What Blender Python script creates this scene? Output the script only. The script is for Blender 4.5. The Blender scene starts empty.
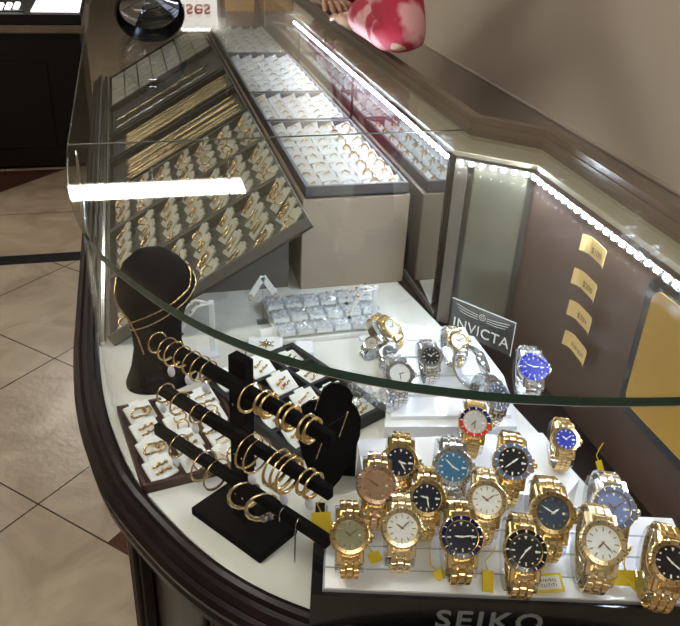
import bpy, bmesh, math, random
from math import sin, cos, pi, radians as R_
from mathutils import Vector as V, Matrix as M4, Quaternion
random.seed(7)
SC = bpy.context.scene
COL = SC.collection

# ------------------------------------------------------------------ camera
F = 780.0
RW = ((0.9679221854208229, 0.08327957825297899, -0.2370467355104997),
      (-0.24708210753450388, 0.4866443248396968, -0.8379306255517958),
      (0.04557493945675288, 0.8696216493092395, 0.4916107321308107))
CAM = V((0, 0, 1.335))
cd = bpy.data.cameras.new('camera'); cam = bpy.data.objects.new('camera', cd); COL.objects.link(cam)
cd.sensor_fit = 'HORIZONTAL'; cd.sensor_width = 36; cd.lens = F / 680 * 36
cd.clip_start = .02; cd.clip_end = 60
m = M4((RW[0] + (0,), RW[1] + (0,), RW[2] + (0,), (0, 0, 0, 1)))
m.translation = CAM
cam.matrix_world = m
SC.camera = cam

def ray(x, y):
    d = (x - 340, 313 - y, -F)
    return V([sum(RW[i][k] * d[k] for k in range(3)) for i in range(3)])
def at(x, y, z):
    d = ray(x, y); return CAM + d * ((z - CAM.z) / d.z)
def aty(x, y, Y):
    d = ray(x, y); return CAM + d * ((Y - CAM.y) / d.y)
def atx(x, y, X):
    d = ray(x, y); return CAM + d * ((X - CAM.x) / d.x)
def atplane(x, y, p, n):
    d = ray(x, y); return CAM + d * ((V(p) - CAM).dot(V(n)) / d.dot(V(n)))

# ------------------------------------------------------------------ world, exposure
w = bpy.data.worlds.new('world'); SC.world = w; w.use_nodes = True
w.node_tree.nodes['Background'].inputs[0].default_value = (1.0, .93, .84, 1)
w.node_tree.nodes['Background'].inputs[1].default_value = .17
SC.view_settings.view_transform = 'Standard'; SC.view_settings.look = 'None'
SC.view_settings.exposure = 1.1; SC.view_settings.gamma = 1.0
SC.view_settings.use_curve_mapping = False
LED_STRENGTH = 300.0
TUBE_STRENGTH = 12.0
try:
    SC.cycles.use_denoising = True
    SC.cycles.transparent_max_bounces = 24
    SC.cycles.sample_clamp_indirect = 6
except Exception: pass

# ------------------------------------------------------------------ materials
MATS = {}
def mat(name, col=(.8, .8, .8), rough=.5, metal=0, spec=.5, emit=None, es=0, noise=None, bump=None, coat=0, sheen=0):
    if name in MATS: return MATS[name]
    m = bpy.data.materials.new(name); m.use_nodes = True; nt = m.node_tree
    b = nt.nodes['Principled BSDF']
    b.inputs['Base Color'].default_value = (*col, 1); b.inputs['Roughness'].default_value = rough
    b.inputs['Metallic'].default_value = metal; b.inputs['Specular IOR Level'].default_value = spec
    if coat: b.inputs['Coat Weight'].default_value = coat; b.inputs['Coat Roughness'].default_value = .1
    if sheen: b.inputs['Sheen Weight'].default_value = sheen
    if emit: b.inputs['Emission Color'].default_value = (*emit, 1); b.inputs['Emission Strength'].default_value = es
    if noise:   # (scale, colour2, detail, lo, hi)
        tc = nt.nodes.new('ShaderNodeTexCoord'); n = nt.nodes.new('ShaderNodeTexNoise'); r = nt.nodes.new('ShaderNodeValToRGB')
        n.inputs['Scale'].default_value = noise[0]; n.inputs['Detail'].default_value = noise[2]
        r.color_ramp.elements[0].position = noise[3]; r.color_ramp.elements[1].position = noise[4]
        r.color_ramp.elements[0].color = (*col, 1); r.color_ramp.elements[1].color = (*noise[1], 1)
        nt.links.new(tc.outputs['Object'], n.inputs['Vector']); nt.links.new(n.outputs['Fac'], r.inputs[0])
        nt.links.new(r.outputs[0], b.inputs['Base Color'])
    if bump:
        tc = nt.nodes.new('ShaderNodeTexCoord'); n = nt.nodes.new('ShaderNodeTexNoise'); bp = nt.nodes.new('ShaderNodeBump')
        n.inputs['Scale'].default_value = bump[0]; bp.inputs['Strength'].default_value = bump[1]; bp.inputs['Distance'].default_value = .002
        nt.links.new(tc.outputs['Object'], n.inputs['Vector']); nt.links.new(n.outputs['Fac'], bp.inputs['Height'])
        nt.links.new(bp.outputs[0], b.inputs['Normal'])
    MATS[name] = m; return m

def glass(name, tint=(.95, .98, .965), f0=.07, rough=.0, smudge=None, gain=1.0):
    m = bpy.data.materials.new(name); m.use_nodes = True; nt = m.node_tree; N = nt.nodes; L = nt.links
    N.clear(); out = N.new('ShaderNodeOutputMaterial')
    g = N.new('ShaderNodeNewGeometry'); d = N.new('ShaderNodeVectorMath'); d.operation = 'DOT_PRODUCT'
    L.new(g.outputs['Normal'], d.inputs[0]); L.new(g.outputs['Incoming'], d.inputs[1])
    def mth(op, a, b=None):
        n = N.new('ShaderNodeMath'); n.operation = op
        for i, q in enumerate((a, b)):
            if q is None: continue
            if isinstance(q, (int, float)): n.inputs[i].default_value = q
            else: L.new(q, n.inputs[i])
        return n.outputs[0]
    c = mth('ABSOLUTE', d.outputs['Value']); k = mth('POWER', mth('SUBTRACT', 1, c), 5)
    f = mth('ADD', mth('MULTIPLY', k, (1 - f0) * gain), f0)
    tr = N.new('ShaderNodeBsdfTransparent'); tr.inputs[0].default_value = (*tint, 1)
    gl = N.new('ShaderNodeBsdfGlossy'); gl.inputs['Roughness'].default_value = rough
    mx = N.new('ShaderNodeMixShader'); L.new(f, mx.inputs[0]); L.new(tr.outputs[0], mx.inputs[1]); L.new(gl.outputs[0], mx.inputs[2])
    last = mx.outputs[0]
    if smudge:
        tc = N.new('ShaderNodeTexCoord'); mp = N.new('ShaderNodeMapping'); mp.inputs['Scale'].default_value = smudge[1]
        n = N.new('ShaderNodeTexNoise'); n.inputs['Scale'].default_value = smudge[0]; n.inputs['Detail'].default_value = 6; n.inputs['Distortion'].default_value = 1.2
        r = N.new('ShaderNodeValToRGB'); r.color_ramp.elements[0].position = smudge[2]; r.color_ramp.elements[1].position = smudge[3]
        r.color_ramp.elements[0].color = (smudge[5],) * 3 + (1,); r.color_ramp.elements[1].color = (smudge[4],) * 3 + (1,)
        L.new(tc.outputs['Object'], mp.inputs[0]); L.new(mp.outputs[0], n.inputs['Vector']); L.new(n.outputs['Fac'], r.inputs[0])
        df = N.new('ShaderNodeBsdfTranslucent'); df.inputs[0].default_value = (.9, .93, 1, 1)
        m2 = N.new('ShaderNodeMixShader'); L.new(r.outputs[0], m2.inputs[0]); L.new(last, m2.inputs[1]); L.new(df.outputs[0], m2.inputs[2]); last = m2.outputs[0]
    L.new(last, out.inputs[0]); MATS[name] = m; return m

G_TOP = glass('top_glass', (.95, .97, .955), .025, 0, (9, (1, 2.2, 1), .60, .80, .13, .0))
G_SIDE = glass('side_glass', (.96, .97, .96), .006, 0, (5, (1, 1, .5), .68, .95, .02, .0), .35)
G_CLEAR = glass('clear_acrylic', (.93, .95, .97), .12, .05)
G_FILM = glass('plastic_film', (.93, .95, .99), .22, .12, (70, (1, 1, 1), .45, .7, .55, .12))
G_CRYSTAL = glass('watch_crystal', (.99, .99, .99), .02, 0)
G_PLAQUE = glass('plaque_acrylic', (.62, .62, .62), .12, .02)
GREEN = mat('green_glass_edge', (.006, .04, .03), .08, spec=.8)
WHITE_EDGE = mat('polished_glass_edge', (.16, .24, .21), .15, spec=.8)
WOOD = mat('dark_wood', (.006, .0032, .003), .30, spec=.22, noise=(14, (.016, .008, .0065), 5, .35, .7))
WOODRAIL = mat('brown_rail', (.10, .07, .045), .35, noise=(12, (.14, .10, .07), 4, .3, .7))
LEDGE = mat('tan_ledge', (.42, .36, .26), .3, noise=(9, (.34, .29, .2), 3, .3, .7))
BROWN = mat('brown_panel', (.075, .043, .031), .5, noise=(30, (.088, .052, .037), 3, .3, .7))
FRAMEW = mat('taupe_frame', (.055, .048, .038), .35)
PANE = mat('olive_pane', (.15, .14, .10), .2, noise=(5, (.10, .092, .065), 3, .3, .7))
DECK = mat('white_deck', (.72, .71, .66), .35, noise=(20, (.68, .66, .6), 4, .4, .75))
WHITE = mat('white_card', (.83, .83, .80), .5)
WHITEP = mat('white_gloss', (.82, .82, .84), .18)
CREAM = mat('cream_box', (.38, .30, .225), .5, noise=(4, (.34, .265, .195), 3, .3, .7))
TAUPE = mat('taupe_tray', (.105, .095, .075), .6)
GREYTRAY = mat('grey_tray', (.055, .055, .06), .5)
BLACKTRAY = mat('black_tray', (.012, .012, .015), .6)
BRTRAY = mat('brown_tray', (.05, .018, .012), .5)
VELVET = mat('black_velvet', (.004, .004, .005), .9, spec=.04)
BLACKP = mat('black_acrylic', (.008, .008, .009), .15)
GOLD = mat('gold', (.82, .60, .29), .16, 1)
GOLDP = mat('pale_gold', (.87, .70, .42), .22, 1)
ROSE = mat('rose_gold', (.85, .58, .42), .2, 1)
SILVER = mat('silver', (.80, .80, .82), .16, 1)
CHROME = mat('chrome_trim', (.75, .77, .78), .12, 1)
MIRROR = mat('door_mirror', (.42, .42, .42), .03, 1)
VMIRROR = mat('vanity_mirror_glass', (.28, .29, .33), .01, 1)
YELLOW = mat('yellow_tag', (.75, .53, .02), .4)
STICKER = mat('tan_sticker', (.72, .50, .20), .6)
INK = mat('faded_ink', (.18, .10, .04), .7)
YPLATE = mat('yellow_plate', (.46, .27, .035), .45)
LUME = mat('marker_white', (.85, .85, .78), .4)
TAGW = mat('tag_white', (.72, .75, .88), .5)
TILEM = None
LED_K = 1.15
LED = mat('led_chip', (1, 1, 1), .5, emit=(.74, .84, 1.0), es=LED_STRENGTH * LED_K)
TUBE = mat('lamp_diffuser', (1, 1, 1), .5, emit=(1, .95, .86), es=TUBE_STRENGTH)
RED = mat('red_letter', (.75, .06, .02), .5)
RUBY = mat('ruby', (.5, .01, .05), .1)
SKIN = mat('skin', (.42, .25, .16), .5)
DIAL = {k: mat('dial_' + k, c, .3, mt) for k, (c, mt) in dict(
    champagne=((.28, .27, .17), .35), white=((.74, .74, .73), .0), navy=((.003, .005, .024), .1), black=((.006, .006, .007), .1),
    copper=((.36, .22, .13), .35), skyblue=((.06, .20, .36), .35), slate=((.05, .07, .11), .3), blue=((.01, .02, .30), .2),
    silverd=((.55, .53, .50), .3), paleblue=((.22, .28, .50), .3)).items()}
INS = {k: mat('insert_' + k, c, .2) for k, c in dict(navy=(.004, .007, .05), black=(.008, .008, .009), blue=(.01, .02, .45), red=(.5, .02, .02), steel=(.1, .12, .2)).items()}

# ------------------------------------------------------------------ mesh builder
class MB:
    def __init__(s): s.v = []; s.f = []; s.m = []; s.s = []
    def add(s, vs, fs, mi=0, sm=False, T=None):
        o = len(s.v)
        s.v += [tuple(T @ V(v)) if T is not None else tuple(v) for v in vs]
        for f in fs: s.f.append(tuple(i + o for i in f)); s.m.append(mi); s.s.append(sm)
        return s
    def box(s, c, size, mi=0, T=None, b=0):
        hx, hy, hz = [q / 2 for q in size]; c = V(c); h = (hx, hy, hz)
        if b <= 0:
            vs = [c + V((x * hx, y * hy, z * hz)) for x in (-1, 1) for y in (-1, 1) for z in (-1, 1)]
            fs = [(0, 1, 3, 2), (4, 6, 7, 5), (0, 4, 5, 1), (2, 3, 7, 6), (0, 2, 6, 4), (1, 5, 7, 3)]
            return s.add(vs, fs, mi, False, T)
        b = min(b, min(h) * .9)
        cs = [(x, y, z) for x in (-1, 1) for y in (-1, 1) for z in (-1, 1)]; vs = []; ix = {}
        for q in cs:
            for k in range(3):
                ix[q, k] = len(vs); vs.append(c + V([q[i] * (h[i] - (0 if i == k else b)) for i in range(3)]))
        fs = []
        for k in range(3):
            p, q = (k + 1) % 3, (k + 2) % 3
            for sg in (-1, 1):
                L = []
                for a, bb in ((-1, -1), (1, -1), (1, 1), (-1, 1)):
                    t = [0, 0, 0]; t[k] = sg; t[p] = a; t[q] = bb; L.append(ix[tuple(t), k])
                fs.append(tuple(L))
            for a in (-1, 1):
                for bb in (-1, 1):
                    t1 = [0, 0, 0]; t1[k] = -1; t1[p] = a; t1[q] = bb; t2 = list(t1); t2[k] = 1
                    fs.append((ix[tuple(t1), p], ix[tuple(t2), p], ix[tuple(t2), q], ix[tuple(t1), q]))
        for q in cs: fs.append((ix[q, 0], ix[q, 1], ix[q, 2]))
        return s.add(vs, fs, mi, False, T)
    def prism(s, pts, z0, z1, mi=0, side=None, T=None):
        n = len(pts); vs = [(p[0], p[1], z0) for p in pts] + [(p[0], p[1], z1) for p in pts]
        s.add(vs, [tuple(range(n - 1, -1, -1)), tuple(range(n, 2 * n))], mi, False, T)
        s.add(vs, [(i, (i + 1) % n, n + (i + 1) % n, n + i) for i in range(n)], mi if side is None else side, False, T)
        return s
    def lathe(s, prof, n=24, mi=0, T=None, sm=True, closed=False):
        vs = []; fs = []; k = len(prof)
        for i in range(n):
            a = 2 * pi * i / n
            vs += [(r * cos(a), r * sin(a), z) for r, z in prof]
        for i in range(n):
            j = (i + 1) % n
            for q in range(k if closed else k - 1):
                q2 = (q + 1) % k
                fs.append((i * k + q, j * k + q, j * k + q2, i * k + q2))
        if not closed:
            if prof[0][0] > 1e-6: fs.append(tuple(i * k for i in range(n)))
            if prof[-1][0] > 1e-6: fs.append(tuple(i * k + k - 1 for i in range(n)))
        return s.add(vs, fs, mi, sm, T)
    def tube(s, pts, r, n=6, mi=0, closed=False, T=None, caps=True):
        pts = [V(p) for p in pts]; N = len(pts); vs = []; fs = []
        rr = r if isinstance(r, (list, tuple)) else [r] * N
        up = V((0, 0, 1)); t0 = (pts[1] - pts[0]).normalized()
        if abs(t0.dot(up)) > .9: up = V((1, 0, 0))
        x = t0.cross(up).normalized()
        for i in range(N):
            if closed: t = (pts[(i + 1) % N] - pts[i - 1]).normalized()
            else: t = (pts[min(i + 1, N - 1)] - pts[max(i - 1, 0)]).normalized()
            x = (x - t * x.dot(t)).normalized(); y = t.cross(x)
            for j in range(n):
                a = 2 * pi * j / n; vs.append(pts[i] + (x * cos(a) + y * sin(a)) * rr[i])
        for i in range(N if closed else N - 1):
            for j in range(n):
                a, b = i * n + j, i * n + (j + 1) % n; c = ((i + 1) % N) * n
                fs.append((a, b, c + (j + 1) % n, c + j))
        if not closed and caps: fs += [tuple(range(n)), tuple((N - 1) * n + j for j in range(n))]
        return s.add(vs, fs, mi, True, T)
    def torus(s, Rr, r, n=20, k=6, mi=0, T=None, arc=1.0):
        N = n
        pts = [(Rr * cos(2 * pi * arc * i / N), Rr * sin(2 * pi * arc * i / N), 0) for i in range(N + (0 if arc >= 1 else 1))]
        return s.tube(pts, r, k, mi, arc >= 1, T)
    def data(s, name, mats):
        me = bpy.data.meshes.new(name); me.from_pydata(s.v, [], s.f)
        for q in mats: me.materials.append(q)
        me.polygons.foreach_set('material_index', s.m); me.polygons.foreach_set('use_smooth', s.s)
        b = bmesh.new(); b.from_mesh(me); bmesh.ops.recalc_face_normals(b, faces=b.faces); b.to_mesh(me); b.free()
        me.update(); return me
    def build(s, name, mats, parent=None):
        if not isinstance(mats, (list, tuple)): mats = [mats]
        return link(name, s.data(name, mats), parent)

def link(name, me, parent=None, T=None):
    o = bpy.data.objects.new(name, me); COL.objects.link(o)
    if parent is not None: o.parent = parent
    if T is not None: o.matrix_basis = T
    return o
def tag(o, label, cat, group=None, kind=None):
    o['label'] = label
    o['category'] = cat
    if group: o['group'] = group
    if kind: o['kind'] = kind
    return o
def thing(name, label, cat, loc=(0, 0, 0), T=None, group=None):
    o = bpy.data.objects.new(name, None); COL.objects.link(o); o.empty_display_size = .02
    o.matrix_basis = T if T is not None else M4.Translation(V(loc))
    return tag(o, label, cat, group)
def struct(o): o['kind'] = 'structure'; return o
def copy_tree(o, parent=None):
    c = o.copy(); COL.objects.link(c)
    if parent is not None: c.parent = parent
    for ch in list(o.children): copy_tree(ch, c)
    return c
def frame(o, x, y, z):
    return M4(((x[0], y[0], z[0], o[0]), (x[1], y[1], z[1], o[1]), (x[2], y[2], z[2], o[2]), (0, 0, 0, 1)))
def TR(x, y, z): return M4.Translation((x, y, z))
def RX(a): return M4.Rotation(R_(a), 4, 'X')
def RY(a): return M4.Rotation(R_(a), 4, 'Y')
def RZ(a): return M4.Rotation(R_(a), 4, 'Z')
ORD = ['first', 'second', 'third', 'fourth', 'fifth', 'sixth', 'seventh', 'eighth', 'ninth', 'tenth', 'eleventh', 'twelfth', 'thirteenth', 'fourteenth', 'fifteenth', 'sixteenth', 'seventeenth', 'eighteenth', 'nineteenth', 'twentieth']
def text_mesh(s, size, extrude=.0003, offset=0, spacing=1.0):
    c = bpy.data.curves.new('txt', 'FONT'); c.body = s; c.size = size; c.extrude = extrude; c.align_x = 'CENTER'; c.align_y = 'CENTER'
    c.offset = offset; c.space_character = spacing; c.resolution_u = 3
    o = bpy.data.objects.new('txt', c); COL.objects.link(o)
    dg = bpy.context.evaluated_depsgraph_get(); dg.update()
    me = bpy.data.meshes.new_from_object(o.evaluated_get(dg)); bpy.data.objects.remove(o); return me
def put_text(name, s, size, T, material, parent, **k):
    me = text_mesh(s, size, **k); me.materials.clear(); me.materials.append(material)
    return link(name, me, parent, T)

# ------------------------------------------------------------------ room
ZT, ZD, ZG = .965, .64, .956      # top of glass, deck, underside of glass
def tile_mat(name, rot, off, size, c1, c2, grout, rough=.22):
    m = bpy.data.materials.new(name); m.use_nodes = True; nt = m.node_tree; N = nt.nodes; L = nt.links; b = N['Principled BSDF']
    tc = N.new('ShaderNodeTexCoord'); mp = N.new('ShaderNodeMapping'); mp.vector_type = 'TEXTURE'
    mp.inputs['Location'].default_value = off; mp.inputs['Rotation'].default_value = (0, 0, R_(rot))
    br = N.new('ShaderNodeTexBrick'); br.offset = 0; br.squash = 1
    br.inputs['Scale'].default_value = 1; br.inputs['Brick Width'].default_value = size; br.inputs['Row Height'].default_value = size
    br.inputs['Mortar Size'].default_value = .0022; br.inputs['Mortar Smooth'].default_value = .1; br.inputs['Bias'].default_value = 0
    n = N.new('ShaderNodeTexNoise'); n.inputs['Scale'].default_value = 5; n.inputs['Detail'].default_value = 8; n.inputs['Distortion'].default_value = 1.5
    r = N.new('ShaderNodeValToRGB'); r.color_ramp.elements[0].position = .35; r.color_ramp.elements[1].position = .7
    r.color_ramp.elements[0].color = (*c1, 1); r.color_ramp.elements[1].color = (*c2, 1)
    L.new(tc.outputs['Object'], mp.inputs[0]); L.new(mp.outputs[0], br.inputs['Vector'])
    L.new(tc.outputs['Object'], n.inputs['Vector']); L.new(n.outputs['Fac'], r.inputs[0])
    L.new(r.outputs[0], br.inputs['Color1']); L.new(r.outputs[0], br.inputs['Color2']); br.inputs['Mortar'].default_value = (*grout, 1)
    L.new(br.outputs['Color'], b.inputs['Base Color'])
    bp = N.new('ShaderNodeBump'); bp.inputs['Strength'].default_value = .5; bp.inputs['Distance'].default_value = .002
    n2 = N.new('ShaderNodeTexNoise'); n2.inputs['Scale'].default_value = 60; n2.inputs['Detail'].default_value = 4
    L.new(tc.outputs['Object'], n2.inputs['Vector']); L.new(n2.outputs['Fac'], bp.inputs['Height']); L.new(bp.outputs[0], b.inputs['Normal'])
    b.inputs['Roughness'].default_value = rough; return m
FT = tile_mat('beige_tile', 45, (-.292, 2.15, 0), .456, (.26, .205, .145), (.39, .32, .235), (.03, .015, .008))
FT2 = tile_mat('beige_tile_straight', 0, (.3, 3.34, 0), .92, (.26, .195, .13), (.36, .28, .20), (.07, .04, .025))
fl = MB().box((0, -.58, -.05), (9, 6.84, .1)).build('floor', FT); struct(fl)
fl2 = MB().box((0, 9.46, -.05), (9, 13.08, .1)).build('floor', FT2); struct(fl2)
st = MB().box((0, 2.88, -.05), (9, .08, .1)).build('trim_1', mat('black_marble', (.010, .010, .011), .2)); struct(st)
BRT = mat('rust_tile', (.075, .028, .016), .2, noise=(9, (.05, .02, .012), 5, .3, .7))
struct(MB().prism([(-1.6, 3.10), (-.66, 3.56), (-.34, 3.90), (-1.6, 3.90)][::-1], .0, .0015).build('trim_2', BRT))
struct(MB().prism([(-.135, 1.345), (.05, 1.16), (.23, 1.345), (.05, 1.53)][::-1], .0, .0015).build('trim_3', BRT))
WALLM = mat('beige_wall', (.68, .59, .48), .55, noise=(1.2, (.60, .52, .42), 2, .3, .7))
WALLM2 = mat('beige_wall_shade', (.40, .34, .27), .5, noise=(1.2, (.37, .31, .245), 2, .3, .7))  # lower wall coloured darker to imitate shading
struct(MB().box((1.30, 5, 1.75), (.1, 22, 2.1)).build('wall_right', WALLM))
wl = MB().box((1.295, 5, .35), (.1, 22, .7)).build('wall_right', WALLM2); struct(wl)
tr = MB().box((1.247, 5, .705), (.012, 22, .012), b=.003).build('trim_4', WALLM2); struct(tr)
struct(MB().box((-1.5, 16.2, 1.4), (6.5, .1, 2.8)).build('wall_back', mat('tan_back', (.26, .19, .13), .6, noise=(1.5, (.16, .11, .075), 3, .35, .65))))
struct(MB().box((-4.5, 6, 1.4), (.1, 22, 2.8)).build('wall_left', mat('tan_left', (.30, .24, .18), .6)))
struct(MB().box((-1.6, 6, 2.75), (6, 22, .1)).build('ceiling', mat('ceiling_white', (.48, .45, .40), .8)))

def lamp(x0, x1, y0, y1, label):
    t = thing('ceiling_light', label, 'ceiling light', ((x0 + x1) / 2, (y0 + y1) / 2, 2.70), group='ceiling light panels')
    a, b = (x1 - x0) / 2, (y1 - y0) / 2
    q = MB()
    for sx in (-1, 1): q.box((sx * (a + .012), 0, -.015), (.024, 2 * b + .048, .03))
    for sy in (-1, 1): q.box((0, sy * (b + .012), -.015), (2 * a, .024, .03))
    q.build('frame', WHITE, t); MB().box((0, 0, -.012), (2 * a, 2 * b, .012)).build('diffuser', TUBE, t)
lamp(-.85, .77, 5.42, 5.72, 'long ceiling light panel mirrored as the bright bar on the glass top')
lamp(.80, 2.2 - 1.0, 11.9, 12.8, 'far ceiling light panel mirrored beside the red lettered sign')
lamp(-2.9, -1.5, 4.6, 4.9, 'added unseen ceiling light panel above the left aisle')  # unseen panels from here down, added to raise the ambient light
lamp(-1.5, -.2, .6, .9, 'added unseen ceiling light panel nearest the curved counter')
lamp(-.9, .5, -1.6, -1.3, 'added unseen ceiling light panel behind the viewer')
lamp(-2.9, -1.5, 2.0, 2.3, 'added unseen ceiling light panel over the open floor at left')

# ------------------------------------------------------------------ counter outline
raw = [(-.095, 3.02), (-.097, 1.184), (-.093, 1.077), (-.087, 1.0), (-.074, .914), (-.046, .805), (.0, .708), (.042, .640), (.085, .59), (.124, .556),
       (.162, .53), (.2, .509), (.238, .492), (.277, .477), (.316, .466), (.357, .456), (.423, .444), (.50, .436), (.57, .432), (.62, .431)]
def smooth(P, k=3):
    out = [P[0]]
    for i in range(1, len(P) - 1):
        p0, p1, p2, p3 = [V(P[max(0, min(len(P) - 1, j))]) for j in (i - 1, i, i + 1, i + 2)]
        if i == 1: p0 = p1 * 2 - p2 if False else V((p1.x + .001, p1.y + .1))
        for q in range(k):
            t = q / k
            out.append(tuple(.5 * ((2 * p1) + (p2 - p0) * t + (2 * p0 - 5 * p1 + 4 * p2 - p3) * t * t + (3 * p1 - p0 - 3 * p2 + p3) * t ** 3)))
    out.append(P[-1]); return out
CUR = smooth(raw)
def offset(P, d):      # positive = outward (left of travel turned to the outside)
    out = []
    for i, p in enumerate(P):
        a = V(P[max(i - 1, 0)]); b = V(P[min(i + 1, len(P) - 1)]); t = (b - a).normalized(); n = V((t.y, -t.x))
        n = -n if n.x > 0 or n.y > 0 and abs(n.x) < .1 else n
        out.append((p[0] + n.x * d, p[1] + n.y * d))
    return out
def sweep(P, prof, mi=0, mb=None):   # prof: closed list of (outward offset, z)
    mb = mb or MB(); rings = [offset(P, o) for o, z in prof]; k = len(prof); n = len(P)
    vs = [(rings[j][i][0], rings[j][i][1], prof[j][1]) for i in range(n) for j in range(k)]
    fs = [(i * k + j, (i + 1) * k + j, (i + 1) * k + (j + 1) % k, i * k + (j + 1) % k) for i in range(n - 1) for j in range(k)]
    fs += [tuple(range(k)), tuple((n - 1) * k + j for j in range(k))]
    return mb.add(vs, fs, mi, False)
far = [p for p in CUR if p[1] >= 1.19]; YS = 1.19
near = [(-.097, YS)] + [p for p in CUR if p[1] < 1.184]
LEDP = [(.50, 2.98), (.50, 1.137), (.603, 1.052), (.603, .45)]
RAILP = [(.557, 3.02), (.557, 1.215), (.648, 1.125), (.640, .44)]
BACKP = [(.580, 3.02), (.580, 1.225), (.670, 1.135), (.660, .44)]

case = thing('display_counter', 'dark wood display counter with a curved glass front and glass top', 'display counter', (0.2, 1.5, 0))
case.matrix_basis = M4.Identity(4)
# carcass
base = offset(CUR, -.045)
MB().prism([tuple(p) for p in base] + BACKP[::-1], .08, .60).build('base_cabinet', WOOD, case)
MB().prism([tuple(p) for p in offset(CUR, -.08)] + BACKP[::-1], .0, .08).build('plinth', WOOD, case)
MB().prism([tuple(p) for p in offset(CUR, .004)] + [(.655, .44), (.655, 1.13), (.57, 1.22), (.57, 3.02)], .60, ZD - .006).build('deck_board', WOOD, case)
dk = [tuple(p) for p in offset(CUR, -.012)][:-3] + [(.548, .47), (.549, .639), (.498, 1.131), (.478, 1.28), (.478, 3.0)]
MB().prism(dk, ZD - .006, ZD).build('white_deck', DECK, case)
rim = sweep(CUR, [(-.004, .652), (-.004, .60), (-.04, .575), (-.022, .560), (.004, .566), (.012, .578), (.020, .583), (.026, .594), (.027, .604), (.0215, .608), (.0215, .612), (.028, .616), (.030, .625), (.026, .632), (.020, .633), (.020, .636), (.014, .642), (.008, .643), (.006, .650), (.001, .653)])
rim.build('moulding', WOOD, case)
# posts along the base
def pilaster(x, y, a):
    q = MB(); q.box((0, 0, .30), (.07, .02, .52), b=.003)
    for k in (-1, 0, 1): q.box((k * .018, -.013, .31), (.010, .010, .44), b=.003)
    q.box((0, -.004, .55), (.08, .03, .03), b=.004); q.box((0, -.004, .06), (.08, .03, .06), b=.004)
    o = q.build('pilaster', WOOD, case); o.matrix_basis = TR(x, y, 0) @ RZ(a)
for i in (9, 18, 30, 42):
    a, b = V(base[i]), V(base[i + 1]); t = b - a; pilaster(a.x - .008, a.y - .012, math.degrees(math.atan2(t.y, t.x)))
# front glass
def ribbon(P, o0, o1, z0, z1): return sweep(P, [(o0, z0), (o0, z1), (o1, z1), (o1, z0)])
ribbon(far, -.012, -.017, ZD + .002, ZG).build('side_glass', G_SIDE, case)
ribbon(near, -.012, -.017, ZD + .002, ZG).build('curved_glass', G_SIDE, case)
# top glass: two sheets that meet at a seam
def sheet(poly, nedge):
    q = MB(); n = len(poly)
    vs = [(p[0], p[1], ZG) for p in poly] + [(p[0], p[1], ZT) for p in poly]
    q.add(vs, [tuple(range(n)), tuple(range(n, 2 * n))], 0)
    q.add(vs, [(i, (i + 1) % n, n + (i + 1) % n, n + i) for i in range(n) if i < nedge], 1)
    q.add(vs, [(i, (i + 1) % n, n + (i + 1) % n, n + i) for i in range(n) if i >= nedge], 2)
    return q
p1 = near + [(.636, .44), (.644, 1.122), (.556, 1.21), (.53, 1.2)]
sheet(p1, len(near) - 1).build('glass_top', [G_TOP, GREEN, G_TOP], case)
p2 = [(-.095, 3.02), (-.097, YS + .003), (.53, 1.203), (.555, 1.213), (.555, 3.02)]
sheet(p2, 1).build('glass_top', [G_TOP, WHITE_EDGE, G_TOP], case)
MB().tube([(-.096, YS + .0015, ZT - .0006), (.553, 1.2075, ZT - .0006)], .0012, 5).build('glass_seam', mat('seam', (.10, .11, .10), .3), case)
# bright arris along the lower edge of the glass top
q = MB(); q.tube([(p[0], p[1], ZG - .0005) for p in offset(near, -.001)], .0009, 5); q.build('edge_bevel', CHROME, case)
# ledge under the back of the glass and rail behind it
q = MB()
for i in range(3):
    a0, a1, b0, b1 = LEDP[i], LEDP[i + 1], RAILP[i], RAILP[i + 1]
    q.add([(a0[0], a0[1], .945), (a1[0], a1[1], .945), (b1[0], b1[1], .945), (b0[0], b0[1], .945), (a0[0], a0[1], .953), (a1[0], a1[1], .953), (b1[0], b1[1], .953), (b0[0], b0[1], .953)],
          [(0, 1, 2, 3), (4, 5, 6, 7), (0, 1, 5, 4), (1, 2, 6, 5), (2, 3, 7, 6), (3, 0, 4, 7)])
q.build('ledge', LEDGE, case)
q = MB()
for i in range(3):
    a0, a1, b0, b1 = RAILP[i], RAILP[i + 1], BACKP[i], BACKP[i + 1]
    for z0, z1, k in ((.60, .975, 0), (.975, .985, .12)):
        A0 = V(a0).lerp(V(b0), k); A1 = V(a1).lerp(V(b1), k); B0 = V(b0).lerp(V(a0), k); B1 = V(b1).lerp(V(a1), k)
        q.add([(*A0, z0), (*A1, z0), (*B1, z0), (*B0, z0), (*A0, z1), (*A1, z1), (*B1, z1), (*B0, z1)],
              [(0, 1, 2, 3), (4, 5, 6, 7), (0, 1, 5, 4), (1, 2, 6, 5), (2, 3, 7, 6), (3, 0, 4, 7)])
q.build('rail', WOODRAIL, case)
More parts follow.
